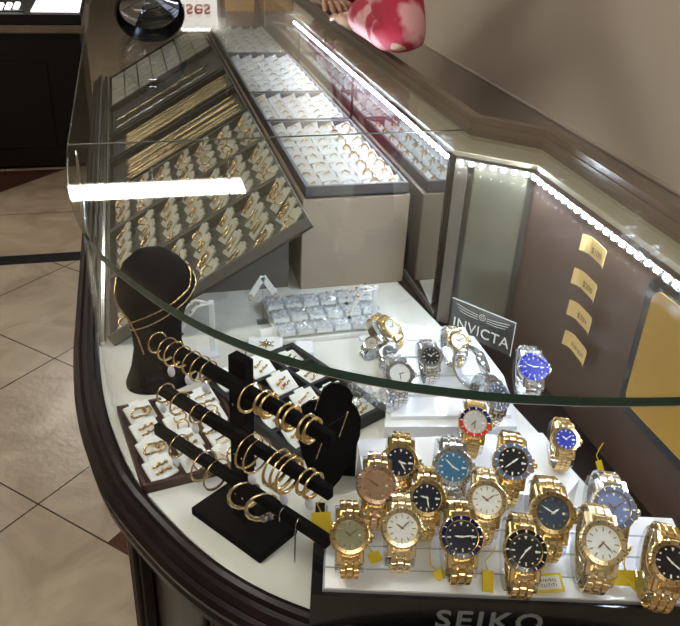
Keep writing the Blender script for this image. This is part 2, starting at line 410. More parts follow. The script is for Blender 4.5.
# inside back: mirrored doors, angled panel, brown panel
def wallpanel(name, a, b, z0, z1, th, material, parent=case, **k):
    a, b = V((*a, 0)), V((*b, 0)); t = (b - a).normalized(); n = V((-t.y, t.x, 0)); L = (b - a).length
    if n.x > 0: n = -n
    T = frame(a.lerp(b, .5) + V((0, 0, (z0 + z1) / 2)), t, -n, V((0, 0, 1)))
    return MB().box((0, th / 2, 0), (L, th, z1 - z0), b=k.get('b', 0)).build(name, material, parent) , T
def wp(*a, **k):
    o, T = wallpanel(*a, **k); o.matrix_basis = T; return o
for (y0, y1) in ((1.16, 1.75), (1.77, 2.36), (2.38, 2.97)):
    wp('mirror_door', (.50, y0), (.50, y1), ZD + .012, .942, .006, MIRROR)
wp('door_track', (.498, 1.14), (.498, 3.0), ZD, ZD + .012, .02, FRAMEW)
wp('corner_panel', (.505, 1.135), (.606, 1.054), ZD - .02, .944, .01, FRAMEW)
wp('glass_pane', (.525, 1.108), (.592, 1.054), ZD + .03, .94, .002, PANE)
wp('door_stile', (.500, 1.128), (.516, 1.115), ZD, .943, .004, mat('taupe_stile', (.12, .10, .08), .4))
wp('back_panel', (.604, 1.052), (.604, .45), ZD - .02, .944, .01, BROWN)
wp('end_panel', (-.08, 3.0), (.5, 3.0), ZD, .94, .006, G_SIDE)
wp('back_sill', (.58, .48), (.585, 1.05), ZD - .02, ZD - .012, .03, FRAMEW)
# chrome joint at the glass seam and along the deck
MB().box((-.078, 2.07, ZD + .006), (.010, 1.86, .012), b=.002).build('chrome_strip', CHROME, case)
MB().tube([(-.085, YS, ZD), (-.085, YS, ZG)], .002, 6).build('glass_joint', CHROME, case)

# LED strips
def strip(name, pts, n, label):
    t = thing('led_strip', label, 'light strip', (0, 0, 0), group='light strips under the ledge')
    a, b = V((*pts[0], 0)), V((*pts[1], 0)); d = (b - a).normalized(); nn = V((-d.y, d.x, 0))
    if nn.x > 0: nn = -nn
    T = frame(a + V((0, 0, .9375)) + nn * .004, d, nn, V((0, 0, 1)) if d.cross(nn).z > 0 else V((0, 0, -1)))
    t.matrix_basis = T
    L = (b - a).length
    MB().box((L / 2, 0, 0), (L, .002, .010)).build('backing', FRAMEW, t)
    me = MB().box((0, 0, 0), (.0052, .003, .0052), b=.0008).data('led', [LED])
    for i in range(n): link('led', me, t, TR((i + .5) * L / n, .0025, 0))
strip('a', ((.50, 1.145), (.50, 2.42)), 64, 'long straight strip of bright leds along the mirrored doors')
strip('b', ((.503, 1.132), (.598, 1.053)), 7, 'short angled strip of bright leds over the olive glass pane')
strip('c', ((.599, 1.046), (.599, .46)), 31, 'strip of bright leds above the brown panel with price stickers')
#@@PART2
# ------------------------------------------------------------------ price stickers and yellow plate on the brown panel
XP = .5945
def panel_T(y, z, tilt=0):   # local x runs towards the viewer (-y), y up, z out into the case (-x)
    return frame((XP, y, z), (0, -1, 0), (0, 0, 1), (-1, 0, 0)) @ RZ(tilt)
def strokes(mb, x0, x1, y, h, n, rnd, mi=0, z=.0006):
    for i in range(n):
        x = x0 + (i + .5) * (x1 - x0) / n; a = rnd.uniform(-.4, .4); L = h * rnd.uniform(.6, 1)
        mb.box((0, 0, 0), ((x1 - x0) / n * .22, L, .0002), mi, TR(x, y, z) @ M4.Rotation(a, 4, 'Z'))
        if rnd.random() < .6: mb.box((0, 0, 0), ((x1 - x0) / n * .7, h * .16, .0002), mi, TR(x, y + rnd.choice((-.4, 0, .4)) * h, z))
for (cx, cy, s, txt, tl, lab) in ((597, 251, 1.0, '$100', -3, 'topmost tan price sticker reading $100 on the brown panel'),
                              (588, 285, 1.0, '$200', -3, 'second tan price sticker from the top reading $200'),
                              (583, 317, .98, '$30+.', -3, 'third tan price sticker from the top reading $30+'),
                              (578, 348, 1.0, '$100-$200', -6, 'lowest tan price sticker reading $100-$200')):
    p = atx(cx, cy, XP); W_, H_ = .058, .025
    o = MB()
    nx = 8; vs = []; fs = []
    for i in range(nx + 1):
        u = i / nx - .5; zz = .0008 + (.005 * max(0, -u - .32) + .004 * max(0, u - .35)) * 8
        for yy in (-.5, .5):
            for th in (0, .0003): vs.append((u * W_, yy * H_, zz + th))
    for i in range(nx):
        a, b = i * 4, i * 4 + 4; fs += [(a, b, b + 2, a + 2), (a + 1, b + 1, b + 3, a + 3), (a, b, b + 1, a + 1), (a + 2, b + 2, b + 3, a + 3)]
    fs += [(0, 1, 3, 2), (nx * 4, nx * 4 + 1, nx * 4 + 3, nx * 4 + 2)]
    o.add(vs, fs); st = o.build('price_sticker', STICKER); st.matrix_basis = panel_T(p.y, p.z, tl)
    tag(st, lab, 'price sticker', 'tan price stickers')
    put_text('price_text', txt, .0125 if len(txt) < 6 else .0085, TR(.002, -.003, .0013), INK, st, extrude=.0001)
    q = MB(); strokes(q, -.018, .02, .0075, .003, 11, random.Random(cx)); q.build('faded_line', INK, st)
def rrect(w, h, r, n=5):
    P = []
    for (sx, sy, a0) in ((1, 1, 0), (-1, 1, 90), (-1, -1, 180), (1, -1, 270)):
        for i in range(n + 1):
            a = R_(a0 + 90 * i / n); P.append((sx * (w / 2 - r) + r * cos(a), sy * (h / 2 - r) + r * sin(a)))
    return P
yp = thing('framed_plate', 'yellow plate with a thick black border on the brown panel at right', 'wall plate', T=panel_T(.575, .835))
MB().prism(rrect(.29, .195, .022), 0, .003).build('border', BLACKP, yp)
MB().prism(rrect(.262, .167, .016), .003, .0045).build('face', YPLATE, yp)

# ------------------------------------------------------------------ pads, rings and small jewellery (shared meshes)
def squiggle(seed, n=2, Ls=.016, sep=.008):
    r = random.Random(seed); q = MB()
    for k in range(n):
        x0 = (k - (n - 1) / 2) * sep; pts = []
        for i in range(7):
            pts.append((x0 + r.uniform(-.0012, .0012), Ls * (i / 6 - .5), .0012 + r.uniform(0, .0008)))
        q.tube(pts, [.0011 * r.uniform(.7, 1.6) for _ in pts], 5)
        q.lathe([(0, -.001), (.0017, 0), (0, .0012)], 6, 0, TR(x0, Ls / 2, .0016)); q.lathe([(0, -.0012), (.0026, 0), (0, .0015)], 7, 0, TR(x0, -Ls / 2, .0016))
        if r.random() < .7: q.lathe([(0, -.0012), (.0024, 0), (0, .0015)], 6, 0, TR(x0 + .001, 0, .0018))
    return q
def hoops(seed, R0=.0075):
    r = random.Random(seed); q = MB()
    for k in (-1, 1):
        q.torus(R0 * r.uniform(.85, 1.1), .0012, 16, 5, 0, TR(k * .0052, r.uniform(-.002, .002), .0035) @ RX(r.uniform(-25, 25)) @ RY(r.uniform(15, 35) * k))
    return q
def oval(seed):
    r = random.Random(seed); q = MB(); P = []
    for i in range(22):
        a = 2 * pi * i / 22; P.append((.0055 * cos(a) + .001 * sin(3 * a), .013 * sin(a), .0022 + .001 * sin(5 * a)))
    q.tube(P, [.0012 + .0005 * (i % 2) for i in range(22)], 5, 0, True)
    if r.random() < .5: q.lathe([(0, 0), (.003, .001), (0, .003)], 8, 0, TR(0, -.004, .002))
    return q
JEW = [squiggle(1).data('earring_pair', [GOLD]), squiggle(2, 2, .02, .01).data('earring_pair', [GOLDP]), hoops(3).data('earring_pair', [GOLD]),
       oval(4).data('earring_pair', [GOLD]), hoops(5, .009).data('earring_pair', [GOLDP]), squiggle(6, 2, .014, .009).data('earring_pair', [GOLDP]), oval(7).data('bracelet', [GOLD])]
JW = ['a pair of gold drop earrings', 'long pale gold earrings', 'gold hoop earrings', 'a gold oval bracelet', 'pale gold hoops', 'small pale gold earrings', 'a thin gold bangle']
def padmesh(w, h, t=.004, notch=True, m=None):
    q = MB(); q.box((0, 0, 0), (w, h, t), b=.0008)
    if notch: q.box((0, h / 2 + .0022, 0), (w * .42, .0048, t * .7), b=.0006)
    return q.data('pad', [m or WHITE])

# sloping taupe trays -------------------------------------------------
AN = R_(30.3); ex = V((cos(AN), 0, sin(AN))); ez = V((-sin(AN), 0, cos(AN))); ey = V((0, 1, 0))
def slope(x, y): return frame(V((-.07, y, .658)) + ex * x, ex, ey, ez)
LT = .382
def tray_shell(name, label, W, L, h, th, m, T, group=None, mi_in=None):
    t = thing(name, label, 'display tray', T=T, group=group)
    MB().box((L / 2, W / 2, -h + .0015), (L, W, .003)).build('tray_bottom', mi_in or m, t)
    for (c, s) in (((L / 2, th / 2, -h / 2), (L, th, h)), ((L / 2, W - th / 2, -h / 2), (L, th, h)), ((th / 2, W / 2, -h / 2), (th, W - 2 * th, h)), ((L - th / 2, W / 2, -h / 2), (th, W - 2 * th, h))):
        MB().box(c, s, b=.0008).build('tray_rim', m, t)
    return t
PAD_E = padmesh(.031, .046, m=mat('ivory_card', (.50, .48, .41), .6))
names = ['nearest sloping taupe tray', 'middle sloping taupe tray', 'farthest sloping taupe tray']
gi = 0
for ti, y0 in enumerate((1.140, 1.355, 1.570)):
    tray_shell('sloping_tray', 'taupe ' + ['tray of gold earring cards leaning nearest the curved glass', 'leaning tray of gold earring cards, middle one of the three alike', 'leaning tray of gold earring cards next to the chains'][ti], .211, LT, .022, .006, TAUPE, slope(0, y0), 'sloping taupe earring trays')
    nc, nr = 7, 4
    for r in range(nr):
        for c in range(nc):
            rnd = random.Random(ti * 100 + r * 10 + c)
            x = .034 + c * (LT - .062) / (nc - 1); y = .030 + r * .049 + rnd.uniform(-.003, .003)
            # card long axis follows the slope, upper end raised
            T = slope(x, y0 + y) @ TR(0, 0, -.0085) @ RZ(-90 + 14 + rnd.uniform(-6, 6)) @ RX(24 + rnd.uniform(-3, 3))
            g = rnd.randrange(7)
            row = ['front', 'second', 'third', 'back'][r]
            o = link('earring_card', PAD_E, None, T)
            tag(o, 'white earring card %s from left, %s row, %s' % (ORD[c], row, names[ti]), 'earring card', 'earring cards in the sloping taupe trays')
            link('earrings', JEW[g], o, TR(0, -.001, .0022) @ M4.Scale(1.2, 4))
# tray stand that carries them
q = MB(); pr = [(-.064, ZD), (.262, ZD), (.262, .822), (.256, .825)]
q.add([(x, 1.30, z) for x, z in pr] + [(x, 2.95, z) for x, z in pr], [(0, 1, 2, 3), (4, 5, 6, 7), (0, 1, 5, 4), (1, 2, 6, 5), (2, 3, 7, 6), (3, 0, 4, 7)])
o = q.build('display_riser', TAUPE); o.location = (0, 0, 0)
for v in o.data.vertices:
    pass
tag(o, 'long taupe wedge riser carrying the sloping jewellery trays', 'display riser')
# lower it so that it clears the tray undersides
for v in o.data.vertices:
    if v.co.z > ZD + .01: v.co.z -= .012

# chain trays
def chain(L, seed):
    r = random.Random(seed); n = 46; pts = []; rad = []
    bend = r.uniform(-.004, .004)
    for i in range(n):
        u = i / (n - 1); pts.append((u * L, bend * sin(pi * u) + .0006 * sin(i * 1.9), .0006 * cos(i * 2.1))); rad.append(.0010 if i % 2 else .0019)
    return MB().tube(pts, rad, 5).data('chain', [[GOLD, GOLDP][seed % 2]])
CH = [chain(.315, i) for i in range(5)]
for ti, (y0, n, nm) in enumerate(((1.795, 10, 'nearer'), (2.03, 8, 'farther'))):
    tray_shell('chain_tray', 'dark leaning tray filled with gold rope chains, the %s of the two' % nm, .215 if ti == 0 else .19, LT, .018, .005, mat('dark_tray', (.03, .028, .022), .5), slope(0, y0), 'chain trays')
    for i in range(n):
        rnd = random.Random(i + 40 * ti); ww = .15 if ti == 0 else .125
        T = slope(.045 + rnd.uniform(0, .012), y0 + .028 + i * ww / n) @ TR(0, 0, -.006 + .001 * (i % 3)) @ RZ(rnd.uniform(-1.5, 3))
        o = link('gold_chain', CH[i % 5], None, T)
        tag(o, 'gold rope chain, %s from the near edge of the %s chain tray' % (ORD[i], nm), 'gold chain', 'gold chains laid in the dark trays')
tray_shell('bracelet_tray', 'dark leaning tray of silver and gold bracelets behind the chains', .30, LT, .018, .005, MATS['dark_tray'], slope(0, 2.24))
for i in range(14):
    rnd = random.Random(i + 90); k = i // 7; j = i % 7
    q = MB(); n = 12
    P = [(.045 * (u / (n - 1) - .5), .004 * sin(u * .8), .002) for u in range(n)]
    q.tube(P, [.0022 if u % 2 else .0034 for u in range(n)], 5)
    o = q.build('tray_bracelet', SILVER if k == 0 else GOLDP); o.matrix_basis = slope(.05 + j * .045, 2.30 + k * .075 + .01 * j * 0) @ TR(0, 0, -.009) @ RZ(8 + rnd.uniform(-8, 8))
    tag(o, '%s link bracelet, %s from the low end in the %s row behind the chains' % (('silver', 'pale gold')[k], ORD[j], ('near', 'far')[k]), 'bracelet', 'link bracelets behind the chains')
tray_shell('pad_tray', 'far leaning tray divided into plain grey pads', .40, LT, .014, .005, MATS['dark_tray'], slope(0, 2.545))
GP = mat('grey_pad', (.36, .34, .28), .6); pm = MB().box((0, 0, 0), (.047, .055, .006), b=.001).data('grey_pad', [GP])
for r in range(6):
    for c in range(7):
        o = link('grey_pad', pm, None, slope(.035 + c * .052, 2.545 + .04 + r * .0625) @ TR(0, 0, -.0065))
        tag(o, 'plain grey pad %s from low end, %s row, far leaning tray' % (ORD[c], ORD[r]), 'jewellery pad', 'grey pads in the far tray')

# flat ring trays on the cream riser ----------------------------------
ZR = .846
cb = thing('cream_riser', 'cream block riser under the white ring trays', 'display riser', (0, 0, 0)); cb.matrix_basis = M4.Identity(4)
MB().box((.385, 2.11, (ZD + ZR - .024) / 2), (.205, 1.65, ZR - .024 - ZD), b=.002).build('block', CREAM, cb)
def wedge(w, d, h):
    q = MB(); a, b = w / 2, d / 2
    q.add([(-a, -b, 0), (a, -b, 0), (a, b, 0), (-a, b, 0), (-a, b, h * .35), (a, b, h), (-a, -b, h * .15), (a, -b, h * .55)],
          [(0, 1, 2, 3), (3, 2, 5, 4), (0, 1, 7, 6), (1, 2, 5, 7), (0, 3, 4, 6), (4, 5, 7, 6)])
    return q.data('pad', [mat('ring_pad', (.62, .62, .62), .5)])
WD = wedge(.029, .036, .016)
def ring(seed, R0=.0085):
    r = random.Random(seed); q = MB(); q.torus(R0, .0016, 18, 5, 0, RY(90) @ RZ(0))
    for i in range(3 + seed % 3): q.lathe([(0, -.0015), (.0021, 0), (0, .0017)], 7, 0, TR(0, (i - 1.5) * .0026, R0 + .0004))
    return q
RG = [ring(i, .008 + .0008 * i).data('ring', [(GOLD, GOLDP, GOLD, SILVER)[i % 4]]) for i in range(4)]
ring_trays = [(1.285, 1.70, 5, 8, 'white ring cards in the tray nearest the seam, all in neat rows', 'nearest grey ring tray', 1),
              (1.712, 1.95, 5, 5, 'white ring cards in the short second tray', 'short second ring tray', 3),
              (1.962, 2.42, 5, 8, 'white ring cards in the third tray', 'third ring tray', 3),
              (2.435, 2.90, 5, 8, 'white ring cards in the farthest tray', 'farthest ring tray', 3)]
TRL = ['dark grey ring tray nearest the glass seam with big gold rings', 'short dark grey ring tray, second from the seam', 'dark grey ring tray of white cards, third from the seam', 'dark grey ring tray farthest from the viewer']
for ti, (y0, y1, nc, nr, _, nm, md) in enumerate(ring_trays):
    x0, x1 = .288, .482
    t = tray_shell('ring_tray', TRL[ti], y1 - y0, x1 - x0, .022, .007, GREYTRAY, M4.Translation((x0, y0, ZR)), 'ring trays on the cream riser')
    for r in range(nr):
        for c in range(nc):
            rnd = random.Random(ti * 1000 + r * 10 + c)
            x = x0 + .022 + c * (x1 - x0 - .044) / (nc - 1); y = y0 + .03 + r * (y1 - y0 - .055) / (nr - 1)
            o = link('ring_card', WD, None, TR(x, y, ZR - .0188) @ RZ(rnd.uniform(-5, 5)))
            o.scale = (.92 if nc > 5 else 1, min(1.1, (y1 - y0 - .055) / (nr - 1) / .048), 1.1 if ti == 0 else 1.2)
            tag(o, 'white ring card %s from left, %s row from front, %s' % (ORD[c], ORD[r], nm), 'ring card', 'ring cards on the cream riser')
            k = rnd.randrange(3) if rnd.random() < .8 else 3
            link('ring', RG[k], o, TR(rnd.uniform(-.003, .003), .002, .0085) @ RZ(rnd.uniform(60, 120)) @ RX(rnd.uniform(-20, 20)) @ RY(-35) @ M4.Scale(.8, 4))
            if ti == 0 and c >= 3: link('ring', RG[rnd.randrange(3)], o, TR(.003, -.009, .009) @ RZ(40) @ RX(-60) @ M4.Scale(1.1, 4))

# ------------------------------------------------------------------ watches
def make_bracelet(style):
    q = MB(); n = 32; a, b = .0265, .038; w0, w1 = .0205, .0165
    t0, t1 = R_(38), R_(322)
    for i in range(n):
        u = (i + .5) / n; th = t0 + (t1 - t0) * u
        p = V((0, b * sin(th), -a + a * cos(th))); tn = V((0, b * cos(th), -a * sin(th))).normalized(); nr = tn.cross(V((1, 0, 0)))
        T = frame(p, V((1, 0, 0)), tn, nr); k = abs(u - .5) * 2; wd = w1 + (w0 - w1) * k
        L = .0062; clasp = .42 < u < .58
        if clasp: q.box((0, 0, 0), (wd * .98, L * 1.08, .0036), 0, T, .0005); continue
        if style == 0:
            for x in (-1, 1): q.box((x * wd * .345, 0, 0), (wd * .30, L * .88, .0028), 0, T, .0009)
            q.box((0, .0014, .0002), (wd * .36, L * .88, .0032), 1, T, .0011)
        elif style == 1:      # five-piece
            for x in (-1, 1): q.box((x * wd * .38, 0, 0), (wd * .23, L * .93, .0028), 0, T, .0005)
            for x in (-1, 0, 1):
                for s_ in (-1, 1): q.box((x * wd * .165, s_ * L * .25, .0001), (wd * .15, L * .44, .0032), 1, T, .0006)
        else:                 # mesh-like small beads
            for x in range(-3, 4):
                for s_ in (-1, 1): q.box((x * wd * .14, s_ * L * .25 + (.0006 if x % 2 else 0), 0), (wd * .12, L * .42, .003), 0, T, .0006)
    return q
def make_case():
    q = MB(); R0 = .0205
    q.lathe([(0, -.0105), (R0 * .8, -.0105), (R0 * .96, -.008), (R0, -.005), (R0, -.0022), (R0 * .94, -.0010), (R0 * .7, -.0010)], 40, 0)
    for sx in (-1, 1):
        for sy in (-1, 1):
            T = TR(sx * .0115, sy * .0195, -.0055) @ RX(-sy * 28) @ RZ(0)
            q.box((0, 0, 0), (.0056, .0150, .0056), 0, T, .0012)
    for sy in (-1, 1): q.box((0, sy * .0205, -.0062), (.0175, .0075, .0040), 0, RX(0), .001)
    return q
def make_crown():
    q = MB(); T = RY(90)
    q.lathe([(0, .0205), (.0022, .0205), (.0030, .0212), (.0030, .0245), (.0022, .0252), (0, .0252)], 14, 0, TR(0, 0, -.0048) @ T)
    for s_ in (-1, 1): q.box((.0195, s_ * .0052, -.0048), (.006, .0042, .0046), 0, M4.Identity(4), .001)
    return q
def make_bezel(kind):
    q = MB(); R0 = .0202; n = 72
    prof = [(.0145, -.0012), (.0145, .0012), (.0152, .0020), (.0188, .0016), (1, .0004), (1, -.0012)]
    vs = []; fs = []; k = len(prof)
    for i in range(n):
        a = 2 * pi * i / n; ro = R0 * (1.02 if i % 2 else .975)
        if kind == 'fluted': pass
        for r, z in prof: r = ro if r == 1 else r; vs.append((r * cos(a), r * sin(a), z))
    for i in range(n):
        for j in range(k): fs.append((i * k + j, ((i + 1) % n) * k + j, ((i + 1) % n) * k + (j + 1) % k, i * k + (j + 1) % k))
    q.add(vs, fs, 0, False)
    if kind in ('insert', 'pepsi'):
        def arc(a0, a1, mi):
            P = []; N_ = 30
            vs = []; fs = []
            for i in range(N_ + 1):
                a = R_(a0 + (a1 - a0) * i / N_); vs += [(.0153 * cos(a), .0153 * sin(a), .0022), (.0190 * cos(a), .0190 * sin(a), .0018), (.0153 * cos(a), .0153 * sin(a), .0012), (.0190 * cos(a), .0190 * sin(a), .0008)]
            for i in range(N_): o_ = i * 4; fs += [(o_, o_ + 4, o_ + 5, o_ + 1), (o_ + 2, o_ + 6, o_ + 7, o_ + 3), (o_, o_ + 4, o_ + 6, o_ + 2), (o_ + 1, o_ + 5, o_ + 7, o_ + 3)]
            q.add(vs, fs, mi, False)
        if kind == 'insert': arc(0, 360, 1)
        else: arc(0, 180, 1); arc(180, 360, 3)
        for i in range(12):
            q.box((0, .0172, .0021), (.0006 if i % 3 else .0011, .0026, .0006), 2, RZ(30 * i))
        q.lathe([(0, .002), (.0009, .002), (.0008, .0027), (0, .0028)], 8, 2, TR(0, .0171, 0))
    else:
        for i in range(12): q.box((0, .0172, .0018), (.0007, .0022, .0004), 1, RZ(30 * i + 15))
    return q
def make_markers(style):
    q = MB()
    for i in range(12):
        T = RZ(-30 * i)
        if style == 0:
            if i == 0: q.add([(-.0014, .0145, .0008), (.0014, .0145, .0008), (0, .0112, .0008), (-.0014, .0145, 0), (.0014, .0145, 0), (0, .0112, 0)], [(0, 1, 2), (3, 4, 5), (0, 1, 4, 3), (1, 2, 5, 4), (2, 0, 3, 5)], 0, False, T)
            elif i % 3 == 0: q.box((0, .0128, .0004), (.0013, .0034, .0008), 0, T)
            else: q.lathe([(0, 0), (.00095, 0), (.00095, .0007), (0, .0009)], 10, 0, T @ TR(0, .0132, 0))
        else: q.box((0, .0128, .0004), (.0008, .0032 if i % 3 else .0042, .0008), 0, T)
    q.box((.0108, 0, .0003), (.0028, .0022, .0006), 1)
    return q
def hand(L, w_, z): 
    q = MB(); q.add([(-w_ * .4, -.002, z), (w_ * .4, -.002, z), (w_, L * .55, z), (0, L, z), (-w_, L * .55, z), (-w_ * .4, -.002, z + .0004), (w_ * .4, -.002, z + .0004), (w_, L * .55, z + .0004), (0, L, z + .0004), (-w_, L * .55, z + .0004)],
          [(0, 1, 2, 3, 4), (5, 6, 7, 8, 9), (0, 1, 6, 5), (1, 2, 7, 6), (2, 3, 8, 7), (3, 4, 9, 8), (4, 0, 5, 9)])
    q.lathe([(0, z), (.0011, z), (.0011, z + .0006), (0, z + .0007)], 8); return q
CACHE = {}
def cm(key, fn, mats, nm):
    if key not in CACHE: CACHE[key] = fn().data(nm, mats)
    return CACHE[key]
BD = V((-.26, -.966, 0)).normalized()
STANDM = None
def watch(px, py, dpx, metal, dial, bezel, label, mk=LUME, plat=.70, el=54, az=None, roll=0, style=0, mstyle=0, metal2=None, time=(10, 9), hm=None, stand=True, name='wristwatch', group='wristwatches in the case'):
    s = 1.0
    for _ in range(5):
        z = plat + (.0265 * sin(R_(el)) + math.hypot(.0265 * sin(R_(el)), .038 * cos(R_(el))) + .0025) * s; p = at(px, py, z); dist = (p - CAM).length
        dist_z = -(RW[0][2] * (p - CAM).x + RW[1][2] * (p - CAM).y + RW[2][2] * (p - CAM).z)
        s = dpx * dist_z / F / .0410
    a = math.atan2(BD.y, BD.x) if az is None else R_(az); e = R_(el)
    n = V((cos(e) * cos(a), cos(e) * sin(a), sin(e))); u = V((-sin(e) * cos(a), -sin(e) * sin(a), cos(e))); xx = u.cross(n)
    T = frame(p, xx, u, n) @ RZ(roll) @ M4.Scale(s, 4)
    t = thing(name, label, 'watch', T=T, group=group)
    m2 = metal2 or metal
    link('case', cm(('case', metal.name), make_case, [metal], 'case'), t)
    link('crown', cm(('crown', metal.name), make_crown, [metal], 'crown'), t)
    link('bracelet', cm(('br', style, metal.name, m2.name), lambda: make_bracelet(style), [metal, m2], 'bracelet'), t)
    bk = 'fluted' if bezel in ('metal',) else ('pepsi' if bezel == 'pepsi' else 'insert')
    if bk == 'pepsi': ms = [m2, INS['navy'], LUME, INS['red']]
    elif bk == 'insert': ms = [m2, INS[bezel], LUME]
    else: ms = [m2, BLACKP]
    link('bezel', cm(('bz', bezel, m2.name), lambda: make_bezel(bk), ms, 'bezel'), t)
    dl = link('dial', cm(('dial', dial), lambda: MB().prism([(.0147 * cos(2 * pi * i / 40), .0147 * sin(2 * pi * i / 40)) for i in range(40)], -.0012, -.0004), [DIAL[dial]], 'dial'), t)
    link('hour_markers', cm(('mk', mstyle, mk.name), lambda: make_markers(mstyle), [mk, LUME], 'hour_markers'), dl, TR(0, 0, -.0004) @ M4.Scale(.91, 4))
    hm = hm or (LUME if dial in ('navy', 'black', 'blue', 'slate', 'skyblue') else INK)
    h, mi = time
    link('hour_hand', cm(('hh', hm.name), lambda: hand(.0072, .0009, .0003), [hm], 'hour_hand'), dl, RZ(-(h * 30 + mi * .5)))
    link('minute_hand', cm(('mh', hm.name), lambda: hand(.0112, .0007, .0008), [hm], 'minute_hand'), dl, RZ(-mi * 6))
    link('crystal', cm(('cr',), lambda: MB().prism([(.0144 * cos(2 * pi * i / 40), .0144 * sin(2 * pi * i / 40)) for i in range(40)], .0016, .0019), [G_CRYSTAL], 'crystal'), t)
    if stand:
        def cs():
            q = MB(); a_, b_ = .0225, .0335; vs = []; fs = []; N_ = 26; wd = .0145
            for i in range(N_ + 1):
                th = R_(40 + 262 * i / N_)
                for rr in (1, .93):
                    for x in (-wd, wd): vs.append((x, b_ * rr * sin(th), -a_ - .002 + a_ * rr * cos(th)))
            for i in range(N_): o_ = i * 4; fs += [(o_, o_ + 1, o_ + 5, o_ + 4), (o_ + 2, o_ + 3, o_ + 7, o_ + 6), (o_, o_ + 2, o_ + 6, o_ + 4), (o_ + 1, o_ + 3, o_ + 7, o_ + 5)]
            fs += [(0, 1, 3, 2), (N_ * 4, N_ * 4 + 1, N_ * 4 + 3, N_ * 4 + 2)]
            q.add(vs, fs, 0, True); return q
        o = link('watch_stand', cm(('cs',), cs, [G_CLEAR], 'watch_stand'), None, T.copy())
        tag(o, 'clear acrylic holder in ' + label.replace('wristwatch ', '').replace('with a ', '').replace(' bezel', ''), 'watch stand', 'clear watch holders')
    return t
W_ = watch
W_(350, 535, 41, GOLD, 'champagne', 'metal', 'gold wristwatch with a champagne green dial, leftmost in the front row', mk=GOLD, roll=2, mstyle=1)
W_(402, 528, 42, GOLDP, 'white', 'metal', 'gold wristwatch with a white dial, second from the left in the front row', mk=GOLD, roll=0, time=(10, 8), mstyle=1)
W_(462, 537, 45, GOLD, 'navy', 'navy', 'gold wristwatch with a navy dial and navy bezel in the front row', time=(9, 14), roll=2)
W_(526, 551, 45, GOLD, 'black', 'black', 'gold wristwatch with a black dial and black bezel in the front row', time=(1, 36), roll=-3)
W_(603, 543, 48, GOLDP, 'white', 'metal', 'large gold wristwatch with a white dial and wide gold bezel', mk=GOLD, time=(7, 22), roll=-6, mstyle=1)
W_(672, 563, 47, GOLD, 'black', 'metal', 'gold wristwatch with a black dial cut by the right picture edge', roll=-12, time=(10, 20))
W_(377, 485, 42, GOLD, 'copper', 'metal', 'gold wristwatch with a copper dial behind the champagne one', mk=GOLDP, metal2=ROSE, roll=-2, time=(9, 50))
W_(427, 498, 40, GOLD, 'navy', 'metal', 'gold wristwatch with a navy dial, between the white dialled pair', roll=-2, time=(9, 28))
W_(487, 500, 41, GOLDP, 'white', 'metal', 'gold wristwatch with a white dial behind the navy bezelled one', mk=GOLD, roll=-3, mstyle=1)
W_(553, 513, 46, GOLD, 'slate', 'metal', 'gold wristwatch with a slate blue dial and coin edge bezel', mk=GOLDP, roll=-2, time=(1, 50))
W_(614, 508, 46, SILVER, 'paleblue', 'steel', 'two tone wristwatch with a shiny pale blue dial, behind the large white one', metal2=GOLDP, roll=-5, style=0)
W_(400, 462, 40, GOLD, 'navy', 'metal', 'gold wristwatch with a navy dial, farthest back at left', roll=-5, plat=.69, time=(3, 24))
W_(453, 467, 42, SILVER, 'skyblue', 'metal', 'silver wristwatch with a sky blue dial among the gold ones', roll=-3, plat=.69, time=(3, 52))
W_(513, 462, 41, GOLD, 'black', 'steel', 'gold wristwatch with a black dial and dark blue bezel, behind the slate one', roll=-6, plat=.69, time=(1, 38))
W_(475, 422, 33, GOLD, 'silverd', 'pepsi', 'gold wristwatch with a red and blue bezel and silver dial', roll=-6, style=2, plat=.69, time=(7, 30))
W_(566, 439, 29, GOLD, 'blue', 'metal', 'small gold wristwatch with a bright blue dial, farthest back at right', mk=LUME, roll=-4, plat=.69, time=(10, 9))
W_(534, 367, 32, SILVER, 'blue', 'blue', 'silver wristwatch with a bright blue dial and bezel, right of the lettered plaque', roll=-4, time=(2, 48), az=-100)
W_(499, 396, 30, SILVER, 'slate', 'steel', 'silver wristwatch with a slate dial just under the green glass edge', roll=-30, az=-60, el=45)
W_(459, 341, 24, SILVER, 'white', 'metal', 'two tone wristwatch with a white dial below the lettered plaque', metal2=GOLD, mk=GOLD, mstyle=1, az=-80, roll=-8, style=1)
W_(431, 356, 25, SILVER, 'black', 'metal', 'silver wristwatch with a black dial, left of the two tone one', az=-95)
W_(392, 327, 23, GOLD, 'white', 'metal', 'gold wristwatch with a white dial standing behind the silver ones', mk=GOLD, az=-60, roll=10, mstyle=1, plat=.70)
W_(400, 374, 29, SILVER, 'white', 'metal', 'silver wristwatch with a white dial crossed by the green glass edge', metal2=SILVER, az=-95, time=(2, 30))
W_(371, 343, 17, SILVER, 'silverd', 'metal', 'small silver wristwatch with a grey dial, leftmost of the silver ones', az=-150, roll=-20, plat=.69)
W_(388, 352, 17, SILVER, 'slate', 'metal', 'small silver wristwatch with a dark dial, behind the gold one', az=-120, roll=-10, plat=.70)
W_(485, 362, 24, SILVER, 'white', 'metal', 'silver wristwatch seen from its bracelet side below the plaque', az=-20, el=30, roll=-20, plat=.70, style=1)

